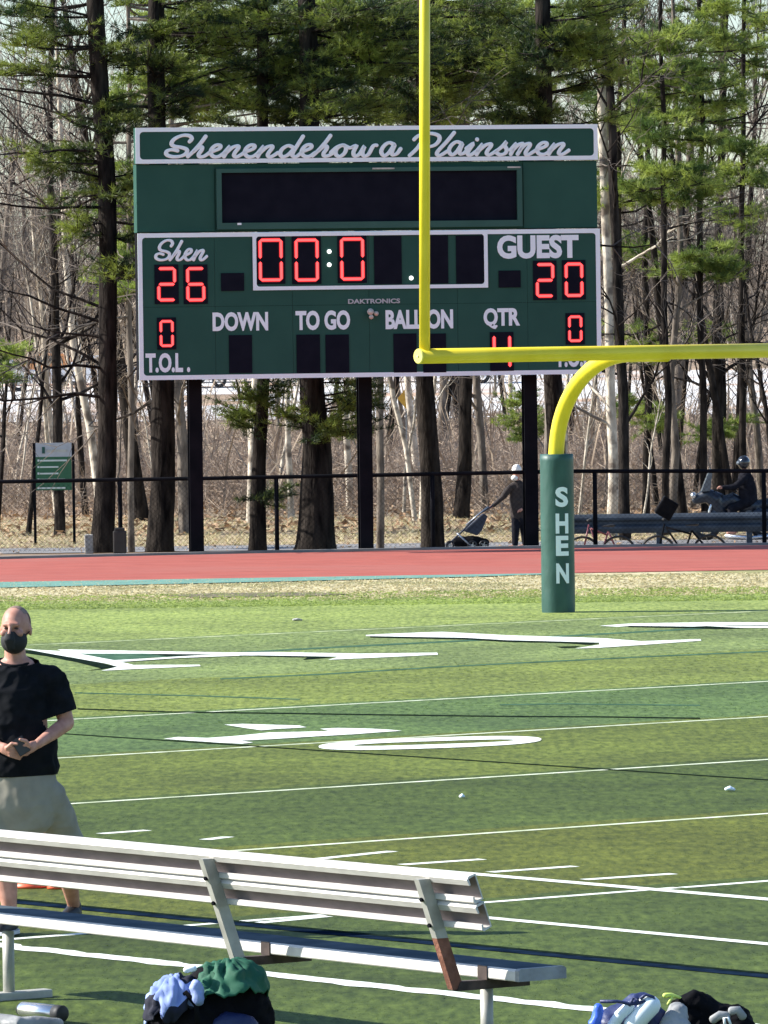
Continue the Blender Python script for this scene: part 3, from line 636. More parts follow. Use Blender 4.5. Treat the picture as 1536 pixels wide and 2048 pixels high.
# bare trees one can tell apart
def bare(label, D, tpx, barkm, kids=7, lev=3, top=12, group=None, seedl=(1.5, 3.2), zmin=1.0, fl=.25):
    s = FPX / D; pts = [gy(x, y, D) for x, y, r in tpx]; rads = [r / s for x, y, r in tpx]
    pts[0][2] = gzh(pts[0][0], D) - .05
    while pts[-1][2] < top:
        p = pts[-1] + unit(pts[-1] - pts[-2]) * 1.5; pts.append(p); rads.append(max(.02, rads[-1] * .8))
    root = thing('bare_tree', label, 'tree', (pts[0][0], D, pts[0][2]), group)
    g = G(); gt = G(); Q, R = trunk_mesh(g, pts, rads, 10, fl, .06, .3)
    for k in range(kids):
        z = random.uniform(zmin, top * .9); i = int(np.argmin(abs(Q[:, 2] - z))); an = random.random() * 2 * math.pi
        recurse(g, gt, Q[i], [math.cos(an), math.sin(an), random.uniform(.3, 1.1)], random.uniform(*seedl), max(.018, R[i] * .4), lev, .07, .006, .5, 4)
    part('trunk', g, M[barkm], root, True)
    part('crown', gt, M['twig'], root, kind='stuff')
    return root
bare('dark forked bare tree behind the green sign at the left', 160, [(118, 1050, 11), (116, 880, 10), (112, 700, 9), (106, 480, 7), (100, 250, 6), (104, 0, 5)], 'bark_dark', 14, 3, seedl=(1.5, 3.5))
bare('pale bare tree leaning behind the leaning pine', 165, [(205, 1040, 9), (178, 850, 8), (150, 700, 7), (128, 520, 6), (122, 300, 5)], 'bark_pale', 8)
bare('grey bare tree just left of the left scoreboard post', 160, [(372, 1045, 13), (366, 900, 11), (356, 780, 9), (350, 500, 8)], 'bark_grey', 4)
bare('pale birch right of the slim pine under the scoreboard', 172, [(582, 1030, 6), (578, 900, 6), (574, 760, 5), (572, 400, 4)], 'bark_pale', 5)
bare('pale trunk just left of the slim pine under the scoreboard', 168, [(500, 1040, 8), (506, 880, 8), (511, 770, 7), (515, 500, 6)], 'bark_pale', 4)
bare('dark bare trunk that stands second right of the middle post', 156, [(866, 1058, 18), (858, 950, 15), (848, 800, 14), (845, 500, 11)], 'bark_dark', 4, fl=.6)
bare('thick grey trunk right of the middle post, third along', 170, [(922, 1046, 16), (930, 900, 14), (932, 765, 13), (930, 500, 12)], 'bark_dark', 4)
bare('slim brown trunk beside the thick grey one, left of the stroller pusher', 176, [(972, 1034, 8), (965, 900, 8), (953, 765, 8), (945, 500, 6)], 'bark_grey', 4)
bare('pale leaning stem between the middle post and the thick trunks', 168, [(833, 1035, 5), (812, 900, 5), (785, 800, 5), (772, 700, 4)], 'bark_pale', 4, zmin=3)
bare('brightest pale trunk, right of the goal post gooseneck', 155, [(1222, 1052, 11), (1226, 900, 10), (1221, 760, 9), (1214, 500, 9), (1206, 250, 10), (1200, 0, 9)], 'bark_pale', 6, seedl=(1, 2.4))
bare('dark trunk standing close beside the brightest pale trunk', 152, [(1250, 1056, 11), (1248, 900, 10), (1243, 760, 10), (1228, 400, 9), (1216, 100, 8)], 'bark_dark', 6)
bare('dark thick trunk behind the motorcyclist', 168, [(1440, 1045, 16), (1436, 880, 12), (1433, 700, 10), (1440, 400, 8), (1446, 100, 7)], 'bark_dark', 10)
bare('grey trunk left of the motorcyclist with many curling branches', 158, [(1345, 1050, 8), (1352, 900, 8), (1340, 760, 7), (1362, 500, 6), (1352, 200, 5)], 'bark_grey', 14, seedl=(1.4, 3))
bare('dark trunk seen between the right post and the gooseneck', 150, [(1098, 1056, 10), (1098, 900, 10), (1096, 780, 10)], 'bark_grey', 3)

# trees of the wood: a few kinds, copied
def wood_kind(h, r, barkm, twm, lev, kids, lean=.26, twr=.008, n=7, sp=.5):
    g = G(); gt = G(); top = np.array([random.gauss(0, lean) * h * .4, random.gauss(0, lean) * h * .4, h])
    pts = [(0, 0, -.1), (top[0] * .18 + random.gauss(0, .12), top[1] * .2, h * .2), (top[0] * .45 + random.gauss(0, .2), top[1] * .4, h * .42), (top[0] * .7 + random.gauss(0, .2), top[1] * .7, h * .7), tuple(top)]
    Q, R = trunk_mesh(g, pts, [r, r * .85, r * .7, r * .45, r * .12], 7, .3, .05, .6)
    for k in range(kids):
        i = int(len(Q) * random.uniform(.30, .97)); i = min(i, len(Q) - 1); an = random.random() * 2 * math.pi
        recurse(g, gt, Q[i], [math.cos(an), math.sin(an), random.uniform(.5, 1.6)], h * random.uniform(.12, .26), max(.014, R[i] * .45), lev, .08, twr, sp, 4)
    me1 = mesh_from('trunk', np.concatenate(g.v), g.f, M[barkm], True); me2 = mesh_from('crown', np.concatenate(gt.v), gt.f, M[twm])
    return me1, me2
kinds = {'grey': [wood_kind(12, .13, 'bark_grey', 'twig', 3, 11), wood_kind(14, .17, 'bark_grey', 'twig', 3, 12), wood_kind(9, .07, 'bark_grey', 'twig_pale', 2, 16, .4)],
         'pale': [wood_kind(12, .10, 'bark_pale', 'twig_pale', 3, 10), wood_kind(8, .06, 'bark_pale', 'twig_pale', 2, 16, .45)],
         'dark': [wood_kind(14, .16, 'bark_dark', 'twig', 3, 11), wood_kind(13, .12, 'bark_dark', 'twig', 3, 12)]}
def wood_tree(x, Y, tone, zone):
    me1, me2 = random.choice(kinds[tone]); sc = random.uniform(.8, 1.15) if random.random() < .30 else random.uniform(.42, .70)
    px = 768 + x * FPX / Y
    where = next(t for lim, t in ((60, 'at the left edge of the photo'), (170, 'behind the green notice sign'), (275, 'beside the leaning pine'), (400, 'behind the left end of the scoreboard'), (640, 'between the left and middle scoreboard posts'), (900, 'right of the middle scoreboard post'),
        (1080, 'behind the stroller pusher'), (1290, 'beside the goal post base'), (1420, 'behind the bicycles'), (9e9, 'behind the motorcyclist')) if px < lim)
    lb = '%s %s-barked bare tree in the wood %s' % ('tall' if sc > .75 else 'low', tone, where)
    o = thing('bare_tree', lb, 'tree', (x, Y, gzh(x, Y)), lb.replace(' tree ', ' trees '), random.random() * 6.28); o.scale = (sc, sc, sc)
    link('trunk', me1, o); link('crown', me2, o, 'stuff')
for i in range(150):
    Y = random.uniform(0, 1) ** 1.1 * 170 + 174 if i > 34 else random.uniform(160, 180)
    x = random.uniform(-1, 1) * (Y * .062 + 1); px = 768 + x * FPX / Y
    zone = 'left' if px < 272 else ('right' if px > 1200 else 'mid')
    if i <= 34 and 280 < px < 1200 and random.random() < .35: continue
    tone = random.choices(['grey', 'pale', 'dark'], [.22, .42, .36])[0]
    wood_tree(x, Y, tone, zone)

# far wood that reads as one mass
g = G(); gt = G()
V = []
def spray(n, Y0, Y1, h0, h1, wdt, zf, lean=.25, top_fade=1.0, m=None, name='far_wood', seg=3):
    Y = Y0 + (Y1 - Y0) * rng.random(n); X = (rng.random(n) - .5) * (Y * .125 + 4); Z = np.array([zf(x, y) for x, y in zip(X, Y)])
    H = h0 + (h1 - h0) * rng.random(n) ** top_fade; out = []
    p = np.stack([X, Y, Z], 1); d = np.stack([rng.normal(0, lean, n), rng.normal(0, lean, n), np.ones(n)], 1)
    an = rng.normal(0, .5, n); sv = np.stack([np.cos(an), np.sin(an), np.zeros(n)], 1); wd = wdt * rng.uniform(.4, 1.3, (n, 1))
    for k in range(seg):
        q = p + d * (H / seg)[:, None]; w0 = wd * (1 - k / seg); w1 = wd * (1 - (k + 1) / seg) + .001
        out += [np.stack([p - sv * w0, p + sv * w0, q + sv * w1], 1), np.stack([p - sv * w0, q + sv * w1, q - sv * w1], 1)]
        p = q; d = d + np.stack([rng.normal(0, lean, n), rng.normal(0, lean, n), rng.normal(0, .1, n)], 1)
    return np.concatenate(out)
tris('far_wood', np.concatenate([spray(1500, 395, 520, 4, 9, .09, gzh, .07), ]), M['bark_grey'], None, 'stuff')
# twiggy tops of the far wood
nT = 20000; Y = rng.uniform(385, 520, nT); X = (rng.random(nT) - .5) * (Y * .125 + 4); Zb = np.array([gzh(x, y) for x, y in zip(X, Y)])
Z = Zb + rng.random(nT) ** 1.2 * 9.5
Cc = np.stack([X, Y, Z], 1); Dd = rng.normal(0, 1, (nT, 3)) * [1, .4, 1] + [0, 0, .9]; Dd /= np.linalg.norm(Dd, axis=1)[:, None]
Sd = np.cross(Dd, [0, 1, 0]); Sd /= np.linalg.norm(Sd, axis=1)[:, None] + 1e-9
Lh = rng.uniform(.5, 2.2, (nT, 1)); wq = .022
tris('far_twigs', np.concatenate([np.stack([Cc - Sd * wq, Cc + Sd * wq, Cc + Dd * Lh], 1)]), M['brush'], None, 'stuff')
# undergrowth: dry stems along the edge of and inside the wood
def tangle(n, Y0, Y1, h, L0, L1, wdt):
    """crossing dry twigs in every direction, thickest near the ground"""
    Y = Y0 + (Y1 - Y0) * rng.random(n); X = (rng.random(n) - .5) * (Y * .125 + 4); Z = np.array([gzh(x, y) for x, y in zip(X, Y)])
    k = np.array([.55 + .9 * max(0, mnoise.noise(Vector((x * .55, y * .12, 4))) + .25) for x, y in zip(X, Y)])
    p = np.stack([X, Y, Z + rng.random(n) ** 1.5 * h * k], 1); out = []
    d = rng.normal(0, 1, (n, 3)) * [1.0, .5, .6] + [0, 0, .55]; d /= np.linalg.norm(d, axis=1)[:, None]
    L = rng.uniform(L0, L1, (n, 1)); wd = wdt * rng.uniform(.4, 1.4, (n, 1))
    for j in range(2):
        sv = np.cross(d, [0, 1, 0]); sv /= np.linalg.norm(sv, axis=1)[:, None] + 1e-9; q = p + d * L / 2
        w0, w1 = wd * (1 - j * .45), wd * (.55 if j == 0 else .08)
        out += [np.stack([p - sv * w0, p + sv * w0, q + sv * w1], 1), np.stack([p - sv * w0, q + sv * w1, q - sv * w1], 1)]
        p = q; d = d + rng.normal(0, .35, (n, 3)); d /= np.linalg.norm(d, axis=1)[:, None]
    return np.concatenate(out)
tris('undergrowth', np.concatenate([spray(3000, 172, 215, .4, 1.3, .012, gzh, .45), spray(1500, 215, 290, .5, 1.2, .018, gzh, .4), tangle(26000, 171, 215, 1.15, .25, .9, .008), tangle(12000, 215, 290, 1.0, .3, 1.0, .010)]), M['brush'], None, 'stuff')
tris('tall_saplings', np.concatenate([spray(420, 174, 260, 2.5, 6, .030, gzh, .30, seg=5)]), M['twig_pale'], None, 'stuff')

# ================================================================== SCOREBOARD
BA = math.radians(10)
BU = np.array([math.cos(BA), math.sin(BA), 0]); BN = np.array([math.sin(BA), -math.cos(BA), 0])   # along the face, out of the face
b0 = gy(742, 1102, 105.9); b0[2] = 0
def bl(px, py):
    d = ray(px, py); t = ((b0 - C_) @ BN) / (d @ BN); p = C_ + d * t - b0; return np.array([p @ BU, p[2]])
def bbox(x0, y0, x1, y1):
    a, b, c, d = bl(x0, y0), bl(x1, y0), bl(x0, y1), bl(x1, y1)
    return (a[0] + c[0]) / 2, (c[1] + d[1]) / 2, (b[0] + d[0]) / 2, (a[1] + b[1]) / 2    # u0, z0, u1, z1
board = thing('scoreboard', 'large green football scoreboard with lit red digits on three dark posts', 'scoreboard', b0, None, BA)
def bpart(name, g, m, parent=None, smooth=False, bevel=0): return part(name, g, m, parent or board, smooth, world=False, bevel=bevel)
# local frame: x along the face, y into the depth (face at y=0, towards the camera is -y), z up
def lbox(g, u0, z0, u1, z1, y0, y1): return g.box(((u0 + u1) / 2, (y0 + y1) / 2, (z0 + z1) / 2), (u1 - u0, y1 - y0, z1 - z0))
UL, UR = bbox(274, 252, 1198, 755)[0], bbox(274, 252, 1198, 755)[2]
zt = bl(736, 252)[1]; zh = bl(736, 324)[1]; zm = bl(736, 462)[1]; zb = bl(736, 754)[1]
for px in (401, 742, 1074):
    u = bl(px, 900)[0]; gg = G()
    lbox(gg, u - .10, -.3, u + .10, zt - .3, .44, .47); lbox(gg, u - .10, -.3, u + .10, zt - .3, .62, .65); lbox(gg, u - .012, -.3, u + .012, zt - .3, .47, .62)
    bpart('post', gg, M['steel_dark'])
# header
def rounded_frame(g, u0, z0, u1, z1, wd, rad, y0, y1, k=5):
    def ring(a0, b0_, a1, b1, r):
        P = []
        for cx, cz, t0 in ((a1 - r, b1 - r, 0), (a0 + r, b1 - r, 90), (a0 + r, b0_ + r, 180), (a1 - r, b0_ + r, 270)):
            P += [(cx + r * math.cos(math.radians(t0 + 90 * i / k)), cz + r * math.sin(math.radians(t0 + 90 * i / k))) for i in range(k + 1)]
        return P
    o = ring(u0, z0, u1, z1, .004); i = ring(u0 + wd, z0 + wd, u1 - wd, z1 - wd, rad); n = len(o)
    V = [(x, y0, z) for x, z in o] + [(x, y0, z) for x, z in i] + [(x, y1, z) for x, z in o] + [(x, y1, z) for x, z in i]
    Fc = []
    for a in range(n):
        b = (a + 1) % n; Fc += [(a, b, n + b, n + a), (2 * n + a, 3 * n + a, 3 * n + b, 2 * n + b), (a, 2 * n + a, 2 * n + b, b), (n + a, n + b, 3 * n + b, 3 * n + a)]
    g.add(V, Fc)
header = bpart('header_panel', lbox(G(), UL, zh + .004, UR, zt, 0, .20), M['board_green'], bevel=.006)
gg = G(); rounded_frame(gg, UL, zh + .004, UR, zt, .062, .055, -.012, -.001); bpart('border', gg, M['white'], header)
# message cabinet: side panels, raised frame, recessed screen
u0, z0, u1, z1 = bbox(433, 335, 1044, 456)
mc = bpart('message_cabinet', lbox(G(), UL + .01, zm + .01, UR - .01, zh - .006, .06, .36), M['board_green'], bevel=.006)
bpart('side_panel', lbox(G(), UL + .012, zm + .02, u0 - .03, zh - .02, .035, .058), M['board_green'], mc); bpart('side_panel', lbox(G(), u1 + .03, zm + .02, UR - .012, zh - .02, .035, .058), M['board_green'], mc)
su0, sz0, su1, sz1 = bbox(443, 343, 1034, 443)
gg = G(); lbox(gg, u0, z0, su0, z1, -.03, .058); lbox(gg, su1, z0, u1, z1, -.03, .058); lbox(gg, su0, sz1, su1, z1, -.03, .058); lbox(gg, su0, z0, su1, sz0, -.03, .058)
bpart('screen_frame', gg, M['board_green_pale'], mc)
bpart('screen', lbox(G(), su0, sz0, su1, sz1, .03, .056), M['face'], mc)
for x0, x1, y in ((744, 788, 337), (1014, 1040, 334.5)):
    q = bbox(x0, y - 1.6, x1, y + 1.6); bpart('light_bar', lbox(G(), q[0], q[1], q[2], q[3], -.045, -.031), M['galv'], mc)
q = bbox(474, 446, 482, 450); bpart('sensor', lbox(G(), q[0], q[1], q[2], q[3], -.045, -.031), M['white'], mc)
# main cabinet with its separate face panels
main = bpart('main_cabinet', lbox(G(), UL + .01, zb, UR + .015, zm, .030, .30), M['steel_dark'])
us = [UL + .01] + [bl(px, 600)[0] for px in (430, 585, 738, 915, 1055)] + [UR + .015]; zs = [zb, bl(740, 609)[1], zm]
for i in range(6):
    for j in range(2):
        bpart('face_panel', lbox(G(), us[i] + .002, zs[j] + .002, us[i + 1] - .002, zs[j + 1] - .002, 0, .028), M['board_green'], main)
gg = G(); rounded_frame(gg, UL + .01, zb, UR + .015, zm, .066, .05, -.014, -.001); bpart('border', gg, M['white'], main)
gg = G(); q = bbox(505, 463, 975, 578); rounded_frame(gg, q[0], q[1], q[2], q[3] - .002, .055, .045, -.028, -.015); bpart('clock_border', gg, M['white'], main)
# captions
def caption(body, x0, y0, x1, y1, bold=.042, sp=1.0, name='caption', m='white', y=-.010):
    V, Fc = text_mesh(body, bold, spacing=sp); q = bbox(x0, y0, x1, y1)
    P = np.stack([q[0] + V[:, 0] * (q[2] - q[0]), y + (1 - V[:, 2]) * .008, q[1] + V[:, 1] * (q[3] - q[1])], 1)
    gg = G(); gg.add(P, Fc); return bpart(name, gg, M[m], main)
caption('DOWN', 425, 624, 536, 662); caption('TO GO', 591, 621, 700, 660); caption('BALL ON', 771, 619, 906, 658); caption('QTR', 967, 616, 1040, 658)
caption('GUEST', 994, 470, 1157, 517, .045); caption('T.O.L .', 291, 706, 380, 745); caption('T.O.L .', 1110, 695, 1195, 734)
caption('DAKTRONICS', 696, 597.5, 800, 607, .03, m='sign_grey', name='maker_name')
# script lettering: strokes swept as rounded, flattened relief
def strokes(polys, X, Y, rpx, name, parent, y=-.012, m='white'):
    """polys in picture-crop units; X, Y map them to photo pixels"""
    gg = G()
    for P in polys:
        P = np.array(P, float); t = np.arange(len(P)); k = max(2, (len(P) - 1) * 4 + 1); s = np.linspace(0, len(P) - 1, k)
        def cat(c):                     # Catmull-Rom through the points
            o = []
            for v in s:
                i = min(int(v), len(P) - 2); f = v - i; p0, p1, p2, p3 = c[max(i - 1, 0)], c[i], c[i + 1], c[min(i + 2, len(P) - 1)]
                o.append(.5 * ((2 * p1) + (-p0 + p2) * f + (2 * p0 - 5 * p1 + 4 * p2 - p3) * f * f + (-p0 + 3 * p1 - 3 * p2 + p3) * f ** 3))
            return np.array(o)
        xs, yy = cat(P[:, 0]), cat(P[:, 1]); Q = np.array([bl(X(a, b), Y(a, b)) for a, b in zip(xs, yy)])
        r = rpx / (FPX / 106); d = np.gradient(Q, axis=0); an = np.arctan2(d[:, 1], d[:, 0])
        rr = r * (.80 + .35 * np.abs(np.sin(an - .2)))
        pts = np.stack([Q[:, 0], np.full(len(Q), y), Q[:, 1]], 1)
        # keep round ends
        d0 = pts[0] - pts[1]; d0 /= np.linalg.norm(d0) + 1e-9; d1 = pts[-1] - pts[-2]; d1 /= np.linalg.norm(d1) + 1e-9
        pts = np.concatenate([[pts[0] + d0 * rr[0] * .8, pts[0] + d0 * rr[0] * .5], pts, [pts[-1] + d1 * rr[-1] * .5, pts[-1] + d1 * rr[-1] * .8]]); rr = np.concatenate([[rr[0] * .35, rr[0] * .8], rr, [rr[-1] * .8, rr[-1] * .35]])
        gg.tube(pts, rr, 10, True, (0, 1, 0)) if False else None
        V = []; n = 10
        T = np.gradient(pts, axis=0); T /= np.linalg.norm(T, axis=1)[:, None] + 1e-12
        for i in range(len(pts)):
            sx = np.array([-T[i][2], 0, T[i][0]])
            for kk in range(n):
                a = 2 * math.pi * kk / n; V.append(pts[i] + rr[i] * sx * math.cos(a) + np.array([0, .0035 * math.sin(a), 0]))
        m_ = len(pts); gg.add(V, [(i * n + kk, i * n + (kk + 1) % n, (i + 1) * n + (kk + 1) % n, (i + 1) * n + kk) for i in range(m_ - 1) for kk in range(n)] + [tuple(range(n)), tuple((m_ - 1) * n + kk for kk in range(n))])
    return bpart(name, gg, M[m], parent, True)
def sh(P, dx, dy=0, k=1.0, ox=0, oy=0): return [[(ox + (x - ox) * k + dx, oy + (y - oy) * k + dy) for x, y in p] for p in P]
gS = [[(262, 112), (278, 92), (262, 72), (215, 70), (165, 92), (143, 122), (160, 142), (210, 150), (245, 165), (240, 190), (205, 208), (150, 212), (110, 198), (112, 175), (145, 165), (185, 172)]]
gh = [[(372, 75), (335, 125), (285, 180), (250, 212)], [(290, 178), (320, 152), (345, 147), (345, 165), (325, 195), (332, 212), (362, 208), (400, 182)]]
ge = [[(400, 182), (435, 170), (465, 155), (468, 138), (443, 134), (415, 155), (404, 185), (422, 210), (458, 210), (495, 186)]]
gn = [[(495, 186), (535, 140), (515, 172), (492, 212)], [(508, 186), (550, 150), (583, 140), (590, 152), (568, 182), (560, 203), (576, 213), (602, 202), (628, 184)]]
gd_ = [[(955, 150), (922, 138), (885, 158), (868, 190), (884, 212), (920, 200), (958, 162)], [(1022, 75), (990, 125), (955, 182), (952, 206), (978, 210), (1008, 186)]]
go = [[(1205, 186), (1245, 150), (1285, 134), (1308, 150), (1300, 185), (1268, 210), (1240, 196), (1245, 160), (1285, 136), (1330, 152), (1352, 146)]]
gw = [[(1352, 146), (1378, 138), (1358, 180), (1366, 206), (1396, 196), (1432, 140), (1418, 182), (1428, 206), (1458, 196), (1490, 140), (1515, 136)]]
ga = [[(162, 132), (125, 118), (88, 145), (74, 182), (96, 205), (128, 182), (166, 125), (146, 178), (152, 200), (180, 190), (204, 158)]]
X7 = lambda a, b: 300 + a / 3.339; Y7 = lambda a, b: 250 + b / 3.339; X8 = lambda a, b: 740 + a / 3.339
w1 = gS + gh + ge + gn + sh(ge, 228, 0) + sh(gn, 226, 0) + gd_ + sh(ge, 608, -2) + sh(gh, 833, -5) + go + gw
strokes(w1, X7, Y7, 4.0, 'lettering', header)
gP = [[(352, 100), (312, 158), (262, 205)], [(292, 98), (330, 68), (400, 56), (455, 70), (462, 100), (430, 135), (372, 150)]]
gl_ = [[(562, 50), (508, 115), (455, 172), (447, 196), (470, 202), (515, 175)]]
gi = [[(640, 158), (690, 122), (660, 168), (652, 194), (672, 200), (712, 172)], [(712, 95), (716, 98)]]
gs_ = [[(838, 178), (880, 145), (912, 110), (898, 135), (912, 165), (900, 190), (868, 198), (846, 188)]]
gm = [[(935, 168), (978, 122), (960, 155), (938, 196)], [(952, 168), (990, 132), (1018, 124), (1014, 145), (984, 196)], [(1000, 166), (1035, 132), (1062, 124), (1066, 138), (1042, 175), (1040, 194), (1058, 198), (1112, 164)]]
w2 = ga + gP + gl_ + sh(ga, 452, -6) + gi + sh(gn, 218, -14) + gs_ + gm + sh(ge, 710, -16) + sh(gn, 700, -16)
strokes(w2, X8, Y7, 4.0, 'lettering', header)
XS = lambda a, b: 310 + (a - 100) * .236; YS = lambda a, b: 478 + (b - 70) * .30 - (a - 100) * .004
strokes(gS + gh + ge + gn, lambda a, b: 310 + (a - 100) * .196, lambda a, b: 481.5 + (b - 72) * .275, 3.0, 'lettering', main)
# seven-segment digits
SEG = {'0': 'abcdef', '2': 'abged', '6': 'afgedc', '4': 'fgbc', '': ''}
def digit(x0, y0, x1, y1, ch, pad=.0, lx=None):
    q = bbox(x0, y0, x1, y1); d = bpart('digit_display', lbox(G(), q[0], q[1], q[2], q[3], -.016, -.001), M['face'], main)
    if not ch: return d
    mx = .035; w_ = q[2] - q[0] - 2 * mx; h_ = q[3] - q[1] - 2 * mx; t = min(.052, w_ * .2); a0, c0 = q[0] + mx, q[1] + mx
    sl = .0
    segs = {'a': ((t * .55, h_ - t / 2), (w_ - t * .55, h_ - t / 2)), 'd': ((t * .55, t / 2), (w_ - t * .55, t / 2)), 'g': ((t * .55, h_ / 2), (w_ - t * .55, h_ / 2)),
            'f': ((t / 2, h_ / 2 + t * .45), (t / 2, h_ - t * .5)), 'e': ((t / 2, t * .5), (t / 2, h_ / 2 - t * .45)), 'b': ((w_ - t / 2, h_ / 2 + t * .45), (w_ - t / 2, h_ - t * .5)), 'c': ((w_ - t / 2, t * .5), (w_ - t / 2, h_ / 2 - t * .45))}
    for k in SEG[ch]:
        (ua, za), (ub, zb_) = segs[k]; A_ = np.array([a0 + ua, c0 + za]); B_ = np.array([a0 + ub, c0 + zb_]); dv = (B_ - A_) / np.linalg.norm(B_ - A_); nv = np.array([-dv[1], dv[0]]); r = t * .36
        P = [A_, A_ + dv * r + nv * r, B_ - dv * r + nv * r, B_, B_ - dv * r - nv * r, A_ + dv * r - nv * r]
        gg = G().prism([(p[0], p[1]) for p in P], (0, -.026, 0), (1, 0, 0), (0, 0, 1), (0, 1, 0), .009); bpart('segment', gg, M['led'], d)
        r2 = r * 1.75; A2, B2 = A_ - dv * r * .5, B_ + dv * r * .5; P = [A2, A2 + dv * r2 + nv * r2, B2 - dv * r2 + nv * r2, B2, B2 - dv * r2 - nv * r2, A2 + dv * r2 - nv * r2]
        zz = -.0185 - .0006 * 'abcdefg'.index(k); gg = G().prism([(p[0], p[1]) for p in P], (0, zz, 0), (1, 0, 0), (0, 0, 1), (0, 1, 0), -zz - .0155); bpart('segment_halo', gg, M['led_halo'], d)  # glowing rim added to paint the halo of the lit segment
    return d
digit(309, 529, 357, 608, '2'); digit(367, 529, 415, 608, '6'); digit(442, 546, 488, 582, '')
digit(314, 635, 352, 699, '0'); digit(458, 670, 504, 746, ''); digit(593, 669, 640, 746, ''); digit(651, 669, 698, 746, '')
digit(512, 472, 570, 568, '0'); digit(584, 472, 642, 568, '0'); digit(675, 470, 733, 566, '0'); digit(748, 472, 803, 568, ''); digit(854, 471, 896, 567, ''); digit(912, 471, 967, 567, '')
digit(787, 667, 833, 745, ''); digit(846, 667, 892, 745, ''); digit(980, 664, 1027, 742, '4')
digit(997, 541, 1041, 575, ''); digit(1066, 521, 1113, 600, '2'); digit(1124, 520, 1171, 599, '0'); digit(1131, 626, 1169, 689, '0')
for x, y in ((658, 503), (658, 529.5), (822, 556)):
    p = bl(x, y); gg = G().tube([(p[0], -.024, p[1]), (p[0], -.015, p[1])], .033, 12); bpart('lamp_dot', gg, M['led_white'], main)
# horn under the maker's name
hp = bl(744, 626); gg = G().tube([(hp[0] - .04, -.10, hp[1] + .02), (hp[0] - .02, -.02, hp[1] + .01)], [.05, .03], 12)
gg.tube([(hp[0] - .03, -.10, hp[1] - .06), (hp[0] - .02, -.02, hp[1] - .05)], [.035, .02], 10).tube([(hp[0] + .055, -.08, hp[1] - .01), (hp[0] + .04, -.015, hp[1])], [.035, .025], 10)
bpart('horn', gg, M['horn'], main, True)

# ================================================================== GOAL POST
pb = gz(1117, 1225); gp = thing('goal_post', 'yellow football goal post on a green padded gooseneck base', 'goal post', pb)
toward = -E2; cen = pb + toward * 2.02; half = 3.62; zc = 3.045
rp = .197
n = 40; gg = G(); V = []; zsl = np.linspace(0, 1.86, 26)
for i, z in enumerate(zsl):
    for k in range(n):
        t = 2 * math.pi * k / n; r = rp * (1 + .012 * mnoise.noise(Vector((math.cos(t) * 2, math.sin(t) * 2, z * 2.2)))) * (1 if 0 < i < 25 else .985)
        V.append((pb[0] + r * math.cos(t), pb[1] + r * math.sin(t), z))
gg.add(V, [(i * n + k, i * n + (k + 1) % n, (i + 1) * n + (k + 1) % n, (i + 1) * n + k) for i in range(25) for k in range(n)] + [tuple(25 * n + k for k in range(n))])
pad = part('base_pad', gg, M['vinyl'], gp, True)
for ch, yc in zip('SHEN', (993, 1046, 1090.5, 1145.5)):
    V, Fc = text_mesh(ch, .040); hgt = 40 / 170.5; pz = gy(1130, yc, pb[1])[2]; wid = .150
    bm = bmesh.new(); vs = [bm.verts.new(((v[0] - .5) * wid, v[1], v[2])) for v in V]
    for f_ in Fc:
        try: bm.faces.new([vs[i] for i in f_])
        except ValueError: pass
    for xk in np.linspace(-wid / 2, wid / 2, 9)[1:-1]:
        bmesh.ops.bisect_plane(bm, geom=list(bm.verts) + list(bm.edges) + list(bm.faces), plane_co=(xk, 0, 0), plane_no=(1, 0, 0))
    th0 = math.asin(.050 / rp)
    for v in bm.verts:
        th = th0 + v.co.x / rp; rr = rp + .006 + v.co.z * .005
        v.co = (pb[0] + rr * math.sin(th) - pb[0], -rr * math.cos(th), pz + (v.co.y - .5) * hgt)
    me = bpy.data.meshes.new('pad_letter'); bm.to_mesh(me); bm.free(); me.materials.append(M['white']); link('pad_letter', me, pad)
# gooseneck
P = [pb + np.array([0, 0, z]) - toward * .02 for z in (1.0, 1.5, 1.75)]; Rg = 1.36
for k in range(1, 15):
    t = math.pi / 2 * k / 14; P.append(pb + toward * (Rg * (1 - math.cos(t))) + np.array([0, 0, 1.85 + (zc - .02 - 1.85) * math.sin(t)]))
P += [pb + toward * v + np.array([0, 0, zc - .02]) for v in (1.5, 1.8, 2.02)]
part('gooseneck', G().tube(P, .092, 24), M['yellow'], gp, True)
A_ = cen - E1 * half; B_ = cen + E1 * half; tl = .010
up = lambda p, k: np.array([p[0], p[1], zc + k])
part('crossbar', G().tube([up(A_, .0), up(cen, -.0), up(B_, -.0)], .084, 28), M['yellow'], gp, True)
g1 = G().tube([up(A_ - E1 * .012, 0), up(A_ + E1 * .0, 0)], [.078, .086], 24); part('end_cap', g1, M['yellow_cap'], gp)
g1 = G().tube([up(A_ - E1 * .022, 0), up(A_ - E1 * .012, 0)], .014, 10); part('cap_bolt', g1, M['galv'], gp)
for s_, q in ((1, A_ + E1 * .085), (-1, B_ - E1 * .085)):
    part('upright', G().tube([up(q, .05), np.array([q[0] + .013 * 6.1, q[1], zc + 6.1])], .060, 20), M['yellow'], gp, True)

